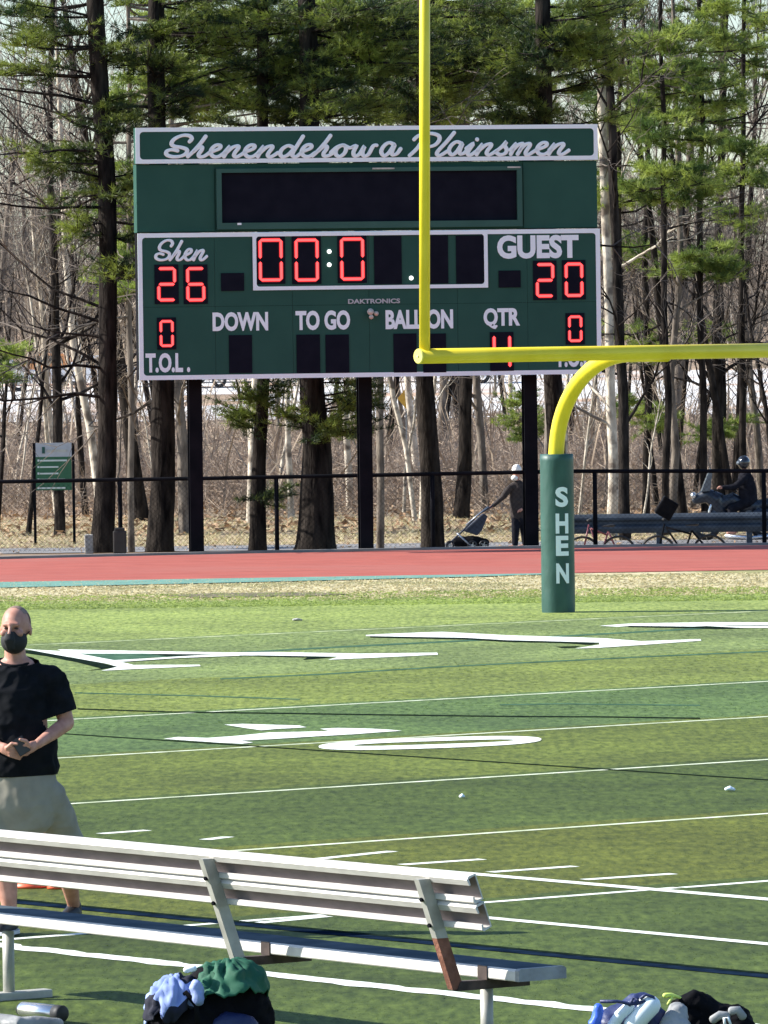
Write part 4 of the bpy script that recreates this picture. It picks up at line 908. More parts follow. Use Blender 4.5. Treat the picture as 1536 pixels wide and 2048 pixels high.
# ================================================================== FENCE (black chain link on the far side of the track)
fy = 106.9; fence = thing('chain_link_fence', 'low black chain link fence behind the running track', 'fence', (0, fy, 0))
fz = lambda x: gy(768 + x * FPX / fy, 951, fy)[2]
top = [gy(x, y, fy) for x, y in ((-160, 967), (0, 963.5), (400, 957), (768, 950), (1150, 942.5), (1536, 942), (1700, 942))]
part('top_rail', G().tube(top, .030, 8), M['steel_dark'], fence, True)
for x in (-75, 240, 553, 865, 1190, 1528, 1660):
    p = gy(x, 1000, fy); tz = np.interp(p[0], [q[0] for q in top], [q[2] for q in top])
    part('post', G().tube([(p[0], fy + .0, -.2), (p[0], fy, tz - .02)], .034, 8), M['steel_dark'], fence, True)
V = []; x0, x1 = top[0][0], top[-1][0]; zt_ = min(q[2] for q in top) - .03; hh = zt_ - .03; wr = .0016
for k in range(int((x1 - x0) / .075) + 20):
    for sgn in (1, -1):
        xa = x0 + k * .075 - .7; xb = xa + hh
        if sgn < 0: xa, xb = xb, xa
        Yk = fy - .035 - .003 * sgn; a = np.array([xa, Yk, .03]); b = np.array([xb, Yk, zt_])
        o = np.array([wr * 1.4, 0, 0]); V += [(a - o, a + o, b + o), (a - o, b + o, b - o)]
tris('chain_mesh', np.array(V), M['steel_dark'], fence, 'stuff')

# ---- small things along that edge
p = gy(178, 1104, 107.0); g1 = G().box((p[0], 107.0, .13), (.13, .14, .30)); tag(part('stone_block', g1, M['stone'], None, bevel=.02), 'small pale stone block at the foot of the leaning pine', 'block')
bx = thing('utility_box', 'dark brown box standing between the leaning pine and a fence post', 'box', (gy(240, 1100, 106.6)[0], 106.6, 0))
part('body', G().box((bx.location.x, 106.6, .17), (.20, .16, .34)), M['brown_box'], bx, bevel=.02); part('lid', G().box((bx.location.x, 106.6, .36), (.15, .15, .05)), M['black'], bx, bevel=.015)
p = gy(384, 1098, 106.4); tag(part('marker_peg', G().box((p[0], 106.4, .05), (.045, .045, .12)), M['white']), 'short white peg beside the left post of the scoreboard', 'peg')

# ---- the green notice sign at the left
sgD = 154.0; sg = thing('notice_sign', 'green notice sign with a pale grey header on two dark legs', 'sign', gy(108, 1078, sgD))
sg.location.z = gzh(sg.location.x, sgD)
def spx(x, y, d=0): return gy(x, y, sgD + d)
def pbox(g, x0, y0, x1, y1, D, th, d=0):
    a, b = gy(x0, y0, D), gy(x1, y1, D); return g.box(((a[0] + b[0]) / 2, D + d, (a[2] + b[2]) / 2), (abs(b[0] - a[0]), th, abs(a[2] - b[2])))
for x, yb in ((68, 1081), (146, 1074)):
    a = spx(x, 886); part('leg', G().box((a[0], sgD, (a[2] + sg.location.z) / 2), (.06, .06, a[2] - sg.location.z)), M['steel_dark'], sg)
pan = part('green_panel', pbox(G(), 71, 914, 144, 980, sgD, .03, -.01), M['sign_green'], sg); hd = part('header_plate', pbox(G(), 71, 886, 144, 913, sgD, .03, -.01), M['sign_grey'], sg)
part('emblem', pbox(G(), 84, 894, 90, 907, sgD, .01, -.032), M['board_green_pale'], hd); part('header_lettering', pbox(G(), 93, 899, 135, 903, sgD, .01, -.032), M['galv'], hd)
for y, x1 in ((921, 134), (934, 117), (947, 117), (959, 130), (976, 131)):
    part('text_line', pbox(G(), 80, y - 1.3, x1, y + 1.3, sgD, .008, -.031), M['sign_white'], pan); part('bullet', pbox(G(), 75, y - 2, 79, y + 2, sgD, .008, -.031), M['sign_white'], pan)

# ---- guard rail
gr = thing('guard_rail', 'long grey-blue steel guard rail beyond the fence at right', 'guard rail', (gy(1400, 1090, 148.5)[0], 148.5, gzh(5, 148.5)))
gg = G(); xa, xb = gy(1105, 1040, 148.5)[0], gy(1760, 1040, 148.5)[0]; zt2 = gy(1300, 1027, 148.5)[2]
prof = [(0, 0), (-.04, -.03), (-.08, -.08), (-.08, -.12), (0, -.17), (0, -.22), (-.08, -.27), (-.08, -.31), (-.04, -.37), (0, -.41), (.012, -.41), (.012, 0)]
gg.prism(prof, (xa, 148.5, zt2), (0, 1, 0), (0, 0, 1), (1, 0, 0), xb - xa); part('rail', gg, M['rail'], gr)
for k in range(4):
    x = xa + .35 + k * 1.9; part('post', G().box((x, 148.62, zt2 - .35), (.12, .14, .75)), M['rail'], gr)

# ================================================================== PEOPLE
def fingers(g, w_, root, fwd, side, curl, L=.085, r=.0085, spread=.018, n=4):
    """four curled fingers from the knuckles at root"""
    fwd, side, curl = unit(fwd), unit(side), unit(curl)
    for k in range(n):
        o = np.array(root) + side * (k - 1.5) * spread; f = [1, 1.1, 1.03, .82][k]
        a = o; b = a + unit(fwd + curl * .35) * L * .45 * f; c = b + unit(fwd * .4 + curl) * L * .32 * f; d = c + unit(curl - fwd * .5) * L * .25 * f
        g.sweep([a - fwd * .02, a, b, c, d], [r * 1.1, r * 1.1, r, r * .95, r * .85], 8, side=tuple(side))
MD = 39.5
def W(px, py, d=0.0): return gy(px, py, MD + d)
man = thing('person', 'bald man in black T-shirt, black mask and grey shorts holding a phone', 'person', (*gz(70, 1868)[:2], 0))
g = G()
neck = W(31, 1322, .02); hc = W(31, 1259, -.01)
ry = math.radians(-14); hx = np.array([math.cos(ry), math.sin(ry), 0]); hy = np.array([-math.sin(ry), math.cos(ry), 0])   # head turned a little to the left of the frame
H = lambda x, y, z: hc + hx * x + hy * y + np.array([0, 0, z])
hax = [hx, hy, (0, 0, 1)]
g.ball(H(0, .012, .030), (.080, .100, .100), 20, 14, hax)                 # skull
g.ball(H(0, -.012, -.045), (.066, .080, .085), 18, 12, hax)               # jaw
g.sweep([H(-.042, -.086, .030), H(0, -.098, .034), H(.042, -.086, .030)], .012, 8, (0, 0, 1))   # brow
g.sweep([H(0, -.098, .020), H(0, -.112, -.006), H(0, -.118, -.022)], [.010, .013, .017], 8)     # nose
for s_ in (-1, 1):
    g.ball(H(s_ * .046, -.072, -.018), (.024, .022, .022), 10, 8, hax)    # cheek
    g.ball(H(s_ * .084, .012, -.006), (.010, .020, .034), 10, 8, hax)     # ear
g.sweep([W(30, 1300, .03), W(31, 1322, .03), W(33, 1348, .04)], [.060, .062, .075], 14)
sh_l, sh_r = W(104, 1357, .03), W(-42, 1357, .03)
g.sweep([W(33, 1350, .03), W(34, 1430, .03), W(36, 1540, .03), W(40, 1590, .03)], [.13, .17, .18, .16], 18, (1, 0, 0), .62)
g.sweep([sh_r, W(33, 1352, .03), sh_l], [.058, .07, .058], 14, (0, 0, 1))
el_l, wr_l = W(134, 1446, .02), W(74, 1489, -.20); el_r, wr_r = W(-72, 1446, .02), W(-2, 1492, -.20)
g.sweep([sh_l, (sh_l + el_l) / 2, el_l], [.060, .054, .043], 14); g.sweep([el_l, el_l * .6 + wr_l * .4, wr_l], [.044, .041, .027], 14)
g.sweep([sh_r, (sh_r + el_r) / 2, el_r], [.060, .054, .043], 14); g.sweep([el_r, el_r * .6 + wr_r * .4, wr_r], [.044, .041, .027], 14)
hip_l, hip_r = W(85, 1590, .04), W(0, 1590, .02)
kn_l, an_l = W(128, 1712, .35), W(148, 1812, .75); kn_r, an_r = W(8, 1722, .02), W(22, 1842, .04)
g.sweep([hip_l, kn_l], [.095, .058], 14); g.sweep([kn_l, kn_l * .65 + an_l * .35 + np.array([0, .015, 0]), kn_l * .3 + an_l * .7, an_l], [.056, .064, .046, .036], 14)
g.sweep([hip_r, kn_r], [.095, .058], 14); g.sweep([kn_r, kn_r * .65 + an_r * .35 + np.array([0, .015, 0]), kn_r * .3 + an_r * .7, an_r], [.056, .064, .046, .036], 14)
body = blob('body', g, M['skin'], man, .0085, 2)
# hands, closed round the phone
g = G()
pl, prr = W(52, 1499, -.235), W(22, 1503, -.235)
g.sweep([wr_l, W(64, 1493, -.22), pl], [.026, .032, .034], 12, (0, 0, 1), .62)
fingers(g, 0, W(48, 1500, -.25), W(30, 1503, -.25) - W(48, 1500, -.25), (0, .25, -1), (0, 1, -.1))
g.sweep([W(60, 1494, -.25), W(52, 1482, -.27), W(40, 1479, -.28)], [.013, .012, .009], 8)
g.sweep([wr_r, W(8, 1497, -.22), prr], [.026, .032, .034], 12, (0, 0, 1), .62)
fingers(g, 0, W(26, 1504, -.25), W(44, 1510, -.25) - W(26, 1504, -.25), (0, .25, -1), (0, 1, -.1))
g.sweep([W(14, 1496, -.25), W(24, 1487, -.27), W(34, 1488, -.28)], [.013, .012, .009], 8)
blob('hands', g, M['skin'], man, .0045, 1)
phc = W(42, 1492, -.258); ph = part('phone', G().box(phc, (.070, .012, .10), [(.85, .1, .5), (0, 1, 0), (-.5, 0, .85)]), M['phone'], None, bevel=.003)
tag(ph, 'dark phone held in both hands of the bald man', 'phone')
# hair stubble cap, eyes, mask
g = G(); g.ball(H(0, .020, .034), (.0815, .096, .0995), 24, 16, hax)
V = np.concatenate(g.v); loc = np.stack([(V - hc) @ hx, (V - hc) @ hy, V[:, 2] - hc[2]], 1)
keepv = [i for i in range(len(V)) if (loc[i, 1] > -.045 and loc[i, 2] > .085) or (loc[i, 1] > .01 and loc[i, 2] > -.01)]
ks = set(keepv); gg = G(); gg.add(V, [f for f in g.f if all(i in ks for i in f)]); part('hair', gg, M['hair_buzz'], man, True)
for s_ in (-1, 1): part('eye', G().ball(H(s_ * .031, -.0835, .010), (.013, .009, .006), 10, 6, hax), M['eye'], man, True)
g = G(); g.ball(H(0, -.030, -.062), (.071, .078, .070), 24, 16, hax); g.sweep([H(0, -.112, -.020), H(0, -.124, -.050), H(0, -.108, -.095)], [.022, .030, .022], 12, (1, 0, 0), .6)
V0 = np.concatenate(g.v)
mk = blob('mask', g, M['mask'], man, .006, 2)
bm = bmesh.new(); bm.from_mesh(mk.data); hl = Vector(hc) - man.location
bmesh.ops.delete(bm, geom=[v for v in bm.verts if (v.co - hl).dot(Vector(hy)) > .0 or (v.co - hl).z > -.004 - .3 * abs((v.co - hl).dot(Vector(hx)))], context='VERTS'); bm.to_mesh(mk.data); bm.free()
sol = mk.modifiers.new('s', 'SOLIDIFY'); sol.thickness = .004; sol.offset = 1
for s_ in (-1, 1): part('mask_strap', G().tube([H(s_ * .066, -.03, -.03), H(s_ * .083, -.005, -.012), H(s_ * .090, .028, .004)], .003, 6), M['mask'], mk)
# shirt with sleeves
g = G()
g.sweep([W(32, 1347, .03), W(33, 1380, .025), W(34, 1430, .02), W(34, 1480, .02), W(36, 1535, .02)], [.155, .200, .212, .225, .240], 22, (1, 0, 0), .64)
g.sweep([sh_r + np.array([-.004, 0, .0]), W(4, 1354, .03), W(32, 1350, .03), W(60, 1354, .03), sh_l + np.array([.004, 0, 0])], [.074, .078, .080, .078, .074], 16, (0, 0, 1)); g.sweep([W(32, 1362, .03), W(31, 1340, .03), W(31, 1318, .03)], [.125, .098, .080], 18, (1, 0, 0), .9)
for a, b in ((sh_l, el_l), (sh_r, el_r)):
    g.sweep([a, a * .55 + b * .45, a * .25 + b * .75], [.080, .080, .083], 16)
sg_ = blob('shirt', g, M['shirt'], man, .010, 3, crumple=.022, cscale=7)
# open the neck and the hems flat
def cut(o, co, no, near=None, rad=.2):
    bm = bmesh.new(); bm.from_mesh(o.data); co = Vector(co); no = Vector(no).normalized()
    gm = [f for f in bm.faces if near is None or (f.calc_center_median() - Vector(near)).length < rad]
    ed = list({e for f in gm for e in f.edges}); vs = list({v for f in gm for v in f.verts})
    bmesh.ops.bisect_plane(bm, geom=gm + ed + vs, plane_co=co, plane_no=no, clear_outer=False)
    bmesh.ops.delete(bm, geom=[f for f in bm.faces if (f.calc_center_median() - co).dot(no) > 0 and (near is None or (f.calc_center_median() - Vector(near)).length < rad)], context='FACES')
    bm.to_mesh(o.data); bm.free()
ml = np.array(man.location)
cut(sg_, W(36, 1551, .02) - ml, (.03, 0, -1))
cut(sg_, W(31, 1322, .03) - ml, (0, -.30, 1))
for a, b in ((sh_l, el_l), (sh_r, el_r)):
    e = a * .22 + b * .78 - ml; cut(sg_, e, unit(b - a), e, .15)
cp = W(31, 1322.5, .03) - ml; ring = [cp + np.array([.083 * math.cos(t), .077 * math.sin(t), .023 * math.sin(t)]) for t in np.linspace(0, 2 * math.pi, 25)]
part('collar', G().tube(ring, .009, 8, False, (0, 0, 1)), M['shirt'], sg_, True, world=False)
sol = sg_.modifiers.new('s', 'SOLIDIFY'); sol.thickness = .006; sol.offset = -1
# shorts
g = G(); g.sweep([W(36, 1540, .02), W(40, 1590, .03), W(42, 1612, .03)], [.205, .222, .215], 20, (1, 0, 0), .66)
for h_, k_ in ((hip_l, kn_l), (hip_r, kn_r)):
    e = h_ * .08 + k_ * .92 + np.array([.0, 0, 0]); o = np.array([.045 if h_ is hip_l else -.03, 0, 0])
    g.sweep([h_ + o * .5, (h_ + e) / 2 + o * .8, e + o * .7], [.112, .106, .112], 18, (1, 0, 0), .92)
sh_o = blob('shorts', g, M['shorts'], man, .010, 3, crumple=.009, cscale=7)
for h_, k_ in ((hip_l, kn_l), (hip_r, kn_r)):
    e = h_ * .06 + k_ * .94 - ml; cut(sh_o, e, (0, 0, -1), e, .19)
sol = sh_o.modifiers.new('s', 'SOLIDIFY'); sol.thickness = .006; sol.offset = -1
for an in (an_l, an_r):
    tip = np.array([-.05, -.16, 0]); a0 = np.array([an[0], an[1], 0])
    s1 = blob('shoe', G().sweep([a0 + [0, .05, .062], a0 + [-.01, -.03, .062], a0 + tip + [0, 0, .045]], [.046, .050, .036], 14, (1, 0, 0), .95).sweep([a0 + [0, .02, .07], an + [0, 0, .01]], [.045, .042], 12), M['black'], man, .008, 2)
    gs2 = G(); outl = [(a0[0] + math.cos(t) * (.050 if math.sin(t) > 0 else .052) + (-.04 if math.sin(t) < 0 else 0) * -math.sin(t), a0[1] - .05 + math.sin(t) * .155) for t in np.linspace(0, 2 * math.pi, 20, endpoint=False)]
    gs2.prism(outl, (0, 0, .014), (1, 0, 0), (0, 1, 0), (0, 0, 1), .020); part('sole', gs2, M['sole'], s1)

# orange discs on the turf between his legs
for x, y, r, lb in ((62, 1776, .115, 'larger orange plastic disc lying between the legs of the bald man'), (112, 1779, .055, 'smaller orange plastic piece beside the orange disc')):
    p = gz(x, y); gg = G().tube([(p[0], p[1], .006), (p[0], p[1], .02), (p[0], p[1], .055)], [r, r, r * .55], 20); tag(part('training_disc', gg, M['orange'], None, True), lb, 'cone', 'orange training discs')

# stroller pusher beyond the fence
PD = 147.0; pp = thing('person', 'white-haired person in dark brown jacket pushing a stroller beyond the fence', 'person', (*gy(1040, 1095, PD)[:2], gzh(2.8, PD)))
w2_ = lambda x, y, d=0: gy(x, y, PD + d); gzp = pp.location.z
g = G(); g.ball(w2_(1033, 944), (.085, .10, .125), 14, 10); g.sweep([w2_(1034, 955), w2_(1035, 966)], .05, 10)
g.sweep([w2_(1036, 972), w2_(1037, 1000), w2_(1038, 1028)], [.13, .16, .15], 14, (1, 0, 0), .65)
hl_, hr_ = w2_(1046, 1030), w2_(1032, 1030)
fl_, fr_ = np.array([hl_[0] + .04, PD + .1, gzp + .06]), np.array([hr_[0] - .03, PD - .12, gzp + .06])
for a, b in ((hl_, fl_), (hr_, fr_)): g.sweep([a, (a + b) / 2, b], [.085, .06, .04], 12); g.sweep([b, b + [-.14, -.05, -.02]], [.04, .03], 10)
sh1 = w2_(1019, 976, -.05); hand1 = w2_(984, 1013, -.1); elb = w2_(1004, 996, -.1); sh2 = w2_(1053, 976, .05); elb2 = w2_(1062, 1002, .05); hand2 = w2_(1042, 1020, -.15)
g.sweep([sh1, elb], [.055, .045], 10); g.sweep([elb, hand1], [.042, .03], 10); g.sweep([sh2, elb2], [.055, .045], 10); g.sweep([elb2, hand2], [.042, .03], 10)
for h_ in (hand1, hand2):
    g.ball(h_ + [-.02, 0, -.01], (.04, .03, .035), 8, 6); fingers(g, 0, h_ + [-.04, 0, 0], (-1, 0, -.5), (0, 1, 0), (0, 0, -1), .07, .010, .02)
g.sweep([w2_(1030, 943, -.08), w2_(1030, 947, -.125)], [.012, .016], 8)
blob('body', g, M['skin'], pp, .012, 2)
g = G(); g.sweep([w2_(1036, 974), w2_(1037, 1000), w2_(1038, 1034)], [.16, .19, .185], 16, (1, 0, 0), .68)
for a, b, c in ((sh1, elb, hand1), (sh2, elb2, hand2)): g.sweep([a, b], [.078, .064], 12); g.sweep([b, b * .15 + c * .85], [.06, .045], 12)
g.sweep([sh1, w2_(1036, 970), sh2], [.075, .085, .075], 12, (0, 0, 1)); blob('jacket', g, M['jacket'], pp, .014, 2, crumple=.012)
g = G(); g.sweep([w2_(1038, 1026), w2_(1038, 1038)], .17, 14, (1, 0, 0), .7)
for a, b in ((hl_, fl_), (hr_, fr_)): g.sweep([a, (a + b) / 2, b + [0, 0, .03]], [.105, .085, .065], 12)
blob('trousers', g, M['trousers'], pp, .014, 2)
g = G(); g.ball(w2_(1033.5, 940, .02), (.105, .115, .115), 14, 10); g.ball(w2_(1033, 938, -.02), (.095, .10, .10), 12, 8); blob('hair', g, M['white_hair'], pp, .014, 1, crumple=.015, cscale=14)
g = G(); g.ball(w2_(1029, 956, -.03), (.075, .10, .06), 12, 8); part('mask', g, M['white_hair'], pp, True)
# stroller
st = thing('stroller', 'dark stroller leaning back with one silver strut, pushed beyond the fence', 'stroller', (gy(930, 1095, 146.6)[0], 146.6, gzh(1.5, 146.6)))
q = lambda x, y, d=0: gy(x, y, 146.6 + d)
for d in (-.22, .22):
    part('frame_tube', G().tube([q(893, 1092, d), q(925, 1062, d), q(955, 1030, d), q(984, 1012, d)], .018, 8), M['pram'], st, True)
    part('strut', G().tube([q(914, 1066, d), q(943, 1093, d)], .020, 8), M['pram_metal'], st, True)
part('handle', G().tube([q(984, 1012, -.22), q(986, 1010, 0), q(984, 1012, .22)], .022, 8), M['black'], st, True)
part('silver_tube', G().tube([q(932, 1050, -.26), q(976, 1013, -.26)], .014, 8), M['pram_metal'], st, True)
g = G(); g.prism([(0, 0), (.42, .36), (.52, .30), (.40, .02), (.30, -.10)], q(926, 1062, -.2), (1, 0, 0), (0, 0, 1), (0, 1, 0), .4); part('seat', g, M['pram'], st, bevel=.03)
g = G(); g.sweep([q(912, 1084), q(945, 1083), q(972, 1085)], [.10, .13, .08], 12, (0, 0, 1), 1.3); blob('basket', g, M['blacknylon'], st, .02, 1, crumple=.02)
def wheel(name, c, r, tr, ax, parent, mt='black', spokes=10, hub=.03, rimm='galv'):
    c = np.array(c, float); ax = unit(ax); a = unit(np.cross(ax, (0, 0, 1))); b = np.cross(ax, a); g = G(); n = 28
    P = [c + r * (a * math.cos(2 * math.pi * k / n) + b * math.sin(2 * math.pi * k / n)) for k in range(n + 1)]
    V = []; m_ = 8
    for k in range(n):
        rd = unit(P[k] - c)
        for j in range(m_): t = 2 * math.pi * j / m_; V.append(P[k] + tr * (rd * math.cos(t) + ax * math.sin(t)))
    g.add(V, [(k * m_ + j, k * m_ + (j + 1) % m_, ((k + 1) % n) * m_ + (j + 1) % m_, ((k + 1) % n) * m_ + j) for k in range(n) for j in range(m_)])
    wh = part(name, g, M[mt], parent, True)
    g2 = G().tube([c - ax * hub, c + ax * hub], hub, 10)
    for k in range(spokes): g2.tube([c, P[int(k * n / spokes)] * .97 + c * .03], .004 if spokes > 6 else .012, 4)
    part('spokes', g2, M[rimm], wh); return wh
for x, y, r in ((900, 1090, .075), (945, 1091, .085), (968, 1090, .085)):
    for d in (-.22, .22): wheel('wheel', q(x, y, d), r, .02, (0, 1, 0), st, spokes=5)

# motorcycle and rider
RD = 151.0; mz = gzh(7, RD); q = lambda x, y, d=0: gy(x, y, RD + d)
mc_ = thing('motorcycle', 'dark blue touring motorcycle behind the guard rail at the right edge', 'motorcycle', (gy(1460, 1090, RD)[0], RD, mz))
wc1 = q(1412, 1066); wc1[2] = mz + .31; wc2 = q(1530, 1066); wc2[2] = mz + .31
wheel('wheel', wc1, .25, .065, (0, 1, 0), mc_, spokes=6, hub=.06); wheel('wheel', wc2, .25, .075, (0, 1, 0), mc_, spokes=6, hub=.07)
g = G(); g.sweep([q(1392, 1000), q(1412, 990), q(1432, 1000), q(1440, 1020)], [.10, .17, .20, .16], 14, (0, 0, 1), .9); g.sweep([q(1440, 1008), q(1465, 1000), q(1485, 1010)], [.15, .17, .13], 14, (0, 0, 1), .9)
g.sweep([q(1480, 1012), q(1515, 1012), q(1550, 1005)], [.12, .14, .11], 14, (0, 0, 1), 1.1); g.sweep([q(1430, 1030), q(1470, 1045), q(1510, 1040)], [.16, .20, .17], 14, (0, 0, 1), .9)
g.sweep([q(1515, 1030, -.2), q(1556, 1030, -.2)], [.14, .14], 12, (0, 0, 1), .6); blob('bodywork', g, M['bike_paint'], mc_, .02, 2)
part('headlight', G().ball(q(1387, 991, -.05), (.07, .10, .075), 12, 8), M['chrome'], mc_, True)
g = G(); g.prism([(0, 0), (.20, .02), (.26, .48), (.20, .50)], q(1402, 984, -.2), (1, 0, 0), (0, 0, 1), (0, 1, 0), .4); part('windscreen', g, M['windscreen'], mc_, bevel=.01)
for d in (-.09, .09): part('fork', G().tube([wc1 + [0, d, 0], q(1428, 985, d)], .03, 8), M['chrome'], mc_, True)
part('handlebar', G().tube([q(1440, 975, -.36), q(1430, 980, -.12), q(1430, 980, .12), q(1440, 975, .36)], .016, 8), M['black'], mc_, True)
part('exhaust', G().tube([q(1450, 1072, -.2), q(1500, 1076, -.22), q(1556, 1070, -.22)], .05, 10), M['chrome'], mc_, True)
rd = thing('person', 'motorcycle rider in black jacket and shiny black helmet', 'person', (gy(1490, 1000, RD)[0], RD, mz + .78))
g = G(); g.ball(q(1487, 928), (.085, .10, .12), 12, 8); g.sweep([q(1489, 940), q(1491, 952)], .055, 10); g.sweep([q(1492, 956), q(1495, 980), q(1497, 1004)], [.14, .17, .17], 14, (1, 0, 0), .9)
for d in (-.2, .2):
    g.sweep([q(1488, 958, d), q(1468, 975, d * 1.3)], [.06, .048], 10); g.sweep([q(1468, 975, d * 1.3), q(1442, 975, d * 1.6)], [.045, .033], 10); g.ball(q(1440, 975, d * 1.7), .042, 8, 6); fingers(g, 0, q(1438, 974, d * 1.7), (-1, 0, 0), (0, 1, 0), (0, 0, -1), .07, .011, .02)
    g.sweep([q(1496, 1004, d * .5), q(1462, 1018, d * .9)], [.10, .075], 12); g.sweep([q(1462, 1018, d * .9), q(1470, 1062, d * .9)], [.07, .045], 12); g.sweep([q(1470, 1064, d * .9), q(1456, 1066, d * .9)], [.05, .04], 10)
blob('body', g, M['skin'], rd, .016, 1)
g = G(); g.sweep([q(1491, 956), q(1495, 980), q(1497, 1002)], [.17, .20, .20], 16, (1, 0, 0), .95)
for d in (-.2, .2): g.sweep([q(1488, 958, d), q(1468, 975, d * 1.3)], [.085, .068], 12); g.sweep([q(1468, 975, d * 1.3), q(1446, 975, d * 1.55)], [.065, .05], 12)
blob('jacket', g, M['trousers'], rd, .018, 2, crumple=.012)
g = G()
for d in (-.2, .2): g.sweep([q(1496, 1004, d * .5), q(1462, 1018, d * .9)], [.12, .09], 12); g.sweep([q(1462, 1018, d * .9), q(1470, 1060, d * .9)], [.085, .06], 12)
blob('trousers', g, M['trousers'], rd, .018, 2)
hm = part('helmet', G().ball(q(1487.5, 925), (.135, .15, .15), 20, 14), M['helmet'], rd, True); part('visor', G().ball(q(1478, 926), (.06, .12, .055), 14, 8), M['windscreen'], hm, True)

# bicycles beyond the fence
BD = 125.0; bz = gzh(5, BD)
def bicycle(label, x0, x1, frame, basket=False):
    q = lambda x, z, d=0: np.array([gy(x, 1090, BD)[0], BD + d, bz + z])
    b = thing('bicycle', label, 'bicycle', (gy((x0 + x1) / 2, 1090, BD)[0], BD, bz), 'bicycles parked behind the fence'); r = .30
    w1_ = q(x0, r + .02); w2b = q(x1, r + .02)
    wheel('wheel', w1_, r, .022, (0, 1, 0), b, spokes=14); wheel('wheel', w2b, r, .022, (0, 1, 0), b, spokes=14)
    bb = (w1_ + w2b) / 2 + [.0, 0, -.03]; seat = bb + [.14, 0, .42]; hd_ = w1_ + [.14, 0, .46]
    for a, c in ((w2b, bb), (bb, seat), (seat, w2b), (bb, hd_), (seat + [-.02, 0, -.06], hd_ + [0, 0, .0]), (hd_ + [-.02, 0, .06], w1_)): part('frame_tube', G().tube([a, c], .017, 6), M[frame], b, True)
    part('saddle', G().sweep([seat + [-.10, 0, .10], seat + [.08, 0, .11]], [.02, .055], 8, (0, 1, 0), .5), M['black'], b, True)
    part('handlebar', G().tube([hd_ + [-.05, -.26, .13], hd_ + [.02, -.1, .16], hd_ + [.02, .1, .16], hd_ + [-.05, .26, .13]], .014, 6), M['black'], b, True)
    if basket:
        g = G(); g.box(hd_ + [.02, 0, .33], (.32, .36, .36), [(.82, 0, -.5), (0, 1, 0), (.5, 0, .82)]); part('carrier_bag', g, M['blacknylon'], b, bevel=.03)
    return b
bicycle('bicycle with dull red frame just right of the padded goal post base', 1165, 1237, 'red_frame')
bicycle('dark bicycle with a tilted black carrier bag in front of the guard rail', 1316, 1420, 'steel_dark', True)

# parked cars beyond the wood
def car(label, px, D, paint, L=4.5, hh=1.5):
    z = gzh(0, D); x = gy(px, 800, D)[0]; c = thing('parked_car', label, 'car', (x, D, z), 'cars parked beyond the wood')
    pr = [(-L / 2, .35), (-L / 2 + .05, .75), (-L / 2 + .5, .92), (-L * .22, 1.0), (-L * .10, hh - .06), (0, hh), (L * .22, hh - .03), (L * .36, 1.02), (L / 2 - .08, .95), (L / 2, .7), (L / 2 - .03, .35)]
    b = part('body', G().prism(pr, (x, D - .85, z), (1, 0, 0), (0, 0, 1), (0, 1, 0), 1.7), M[paint], c, bevel=.06)
    for a0, a1, s0, s1 in ((-.18, .015, .07, -.01), (.03, .20, 0, .12)):
        part('window', G().prism([(a0 * L, 1.02), (a1 * L, 1.02), ((a1 + (0 if s1 < 0 else 0)) * L - max(0, s1), hh - .12), ((a0 + s0) * L, hh - .12)], (x, D - .87, z), (1, 0, 0), (0, 0, 1), (0, 1, 0), .03), M['car_glass'], c)
    for wx in (-L * .31, L * .31): wheel('wheel', (x + wx, D - .84, z + .33), .26, .08, (0, 1, 0), c, spokes=5, hub=.08)
    part('headlight', G().box((x - L / 2 + .06, D - .6, z + .68), (.1, .3, .14)), M['chrome'], c)
    return c
car('white car parked beyond the trees at the far left edge', -20, 330, 'car_white'); car('white car parked beyond the wood, between the forked tree and the leaning pine', 178, 333, 'car_white')
car('orange car half hidden beyond the forked bare tree', 92, 337, 'car_orange'); car('silver car parked beyond the wood at the left end of the scoreboard', 378, 331, 'car_silver', 4.7, 1.6)
car('white van-like car seen under the scoreboard beside the left post', 462, 336, 'car_white', 4.8, 1.75); car('silver car seen under the scoreboard right of the middle post', 800, 334, 'car_silver')
car('white car seen under the scoreboard behind the thick trunks', 905, 332, 'car_white', 4.6, 1.6)
grid_sheet('car_park', M['pale_lot'], lambda Y: -26, lambda Y: 26, [294, 297, 300, 305, 310, 316, 322, 328, 336, 344], 26, .03)
ws = thing('warning_sign', 'amber diamond road sign seen between trunks right of the middle post', 'sign', (gy(812, 800, 200)[0], 200, gzh(0, 200)))
cs = gy(812, 797, 200); part('plate', G().prism([(0, .30), (.24, 0), (0, -.30), (-.24, 0)], cs, (1, 0, 0), (0, 0, 1), (0, 1, 0), .02), M['yellow_sign'], ws)
part('pole', G().box((cs[0], 200.04, (cs[2] + ws.location.z) / 2), (.05, .05, cs[2] - ws.location.z)), M['galv'], ws)

# ================================================================== BENCH
o_ = gz(1037, 1962, .405); e_ = gz(0, 1846, .405); d_ = e_ - o_; d_[2] = 0; BL = np.linalg.norm(d_) + .55; bd = unit(d_); bn = np.array([bd[1], -bd[0], 0])   # bn points away, to the field
bench = thing('bench', 'long aluminium team bench with slatted backrest and one rusty bracket', 'bench', (o_[0], o_[1], 0))
BP = lambda a, b, z: np.array([o_[0], o_[1], 0]) + bd * a + bn * b + np.array([0, 0, z])
def channel(g, prof, a0, a1): g.prism(prof, BP(a0, 0, 0), bn, (0, 0, 1), bd, a1 - a0)
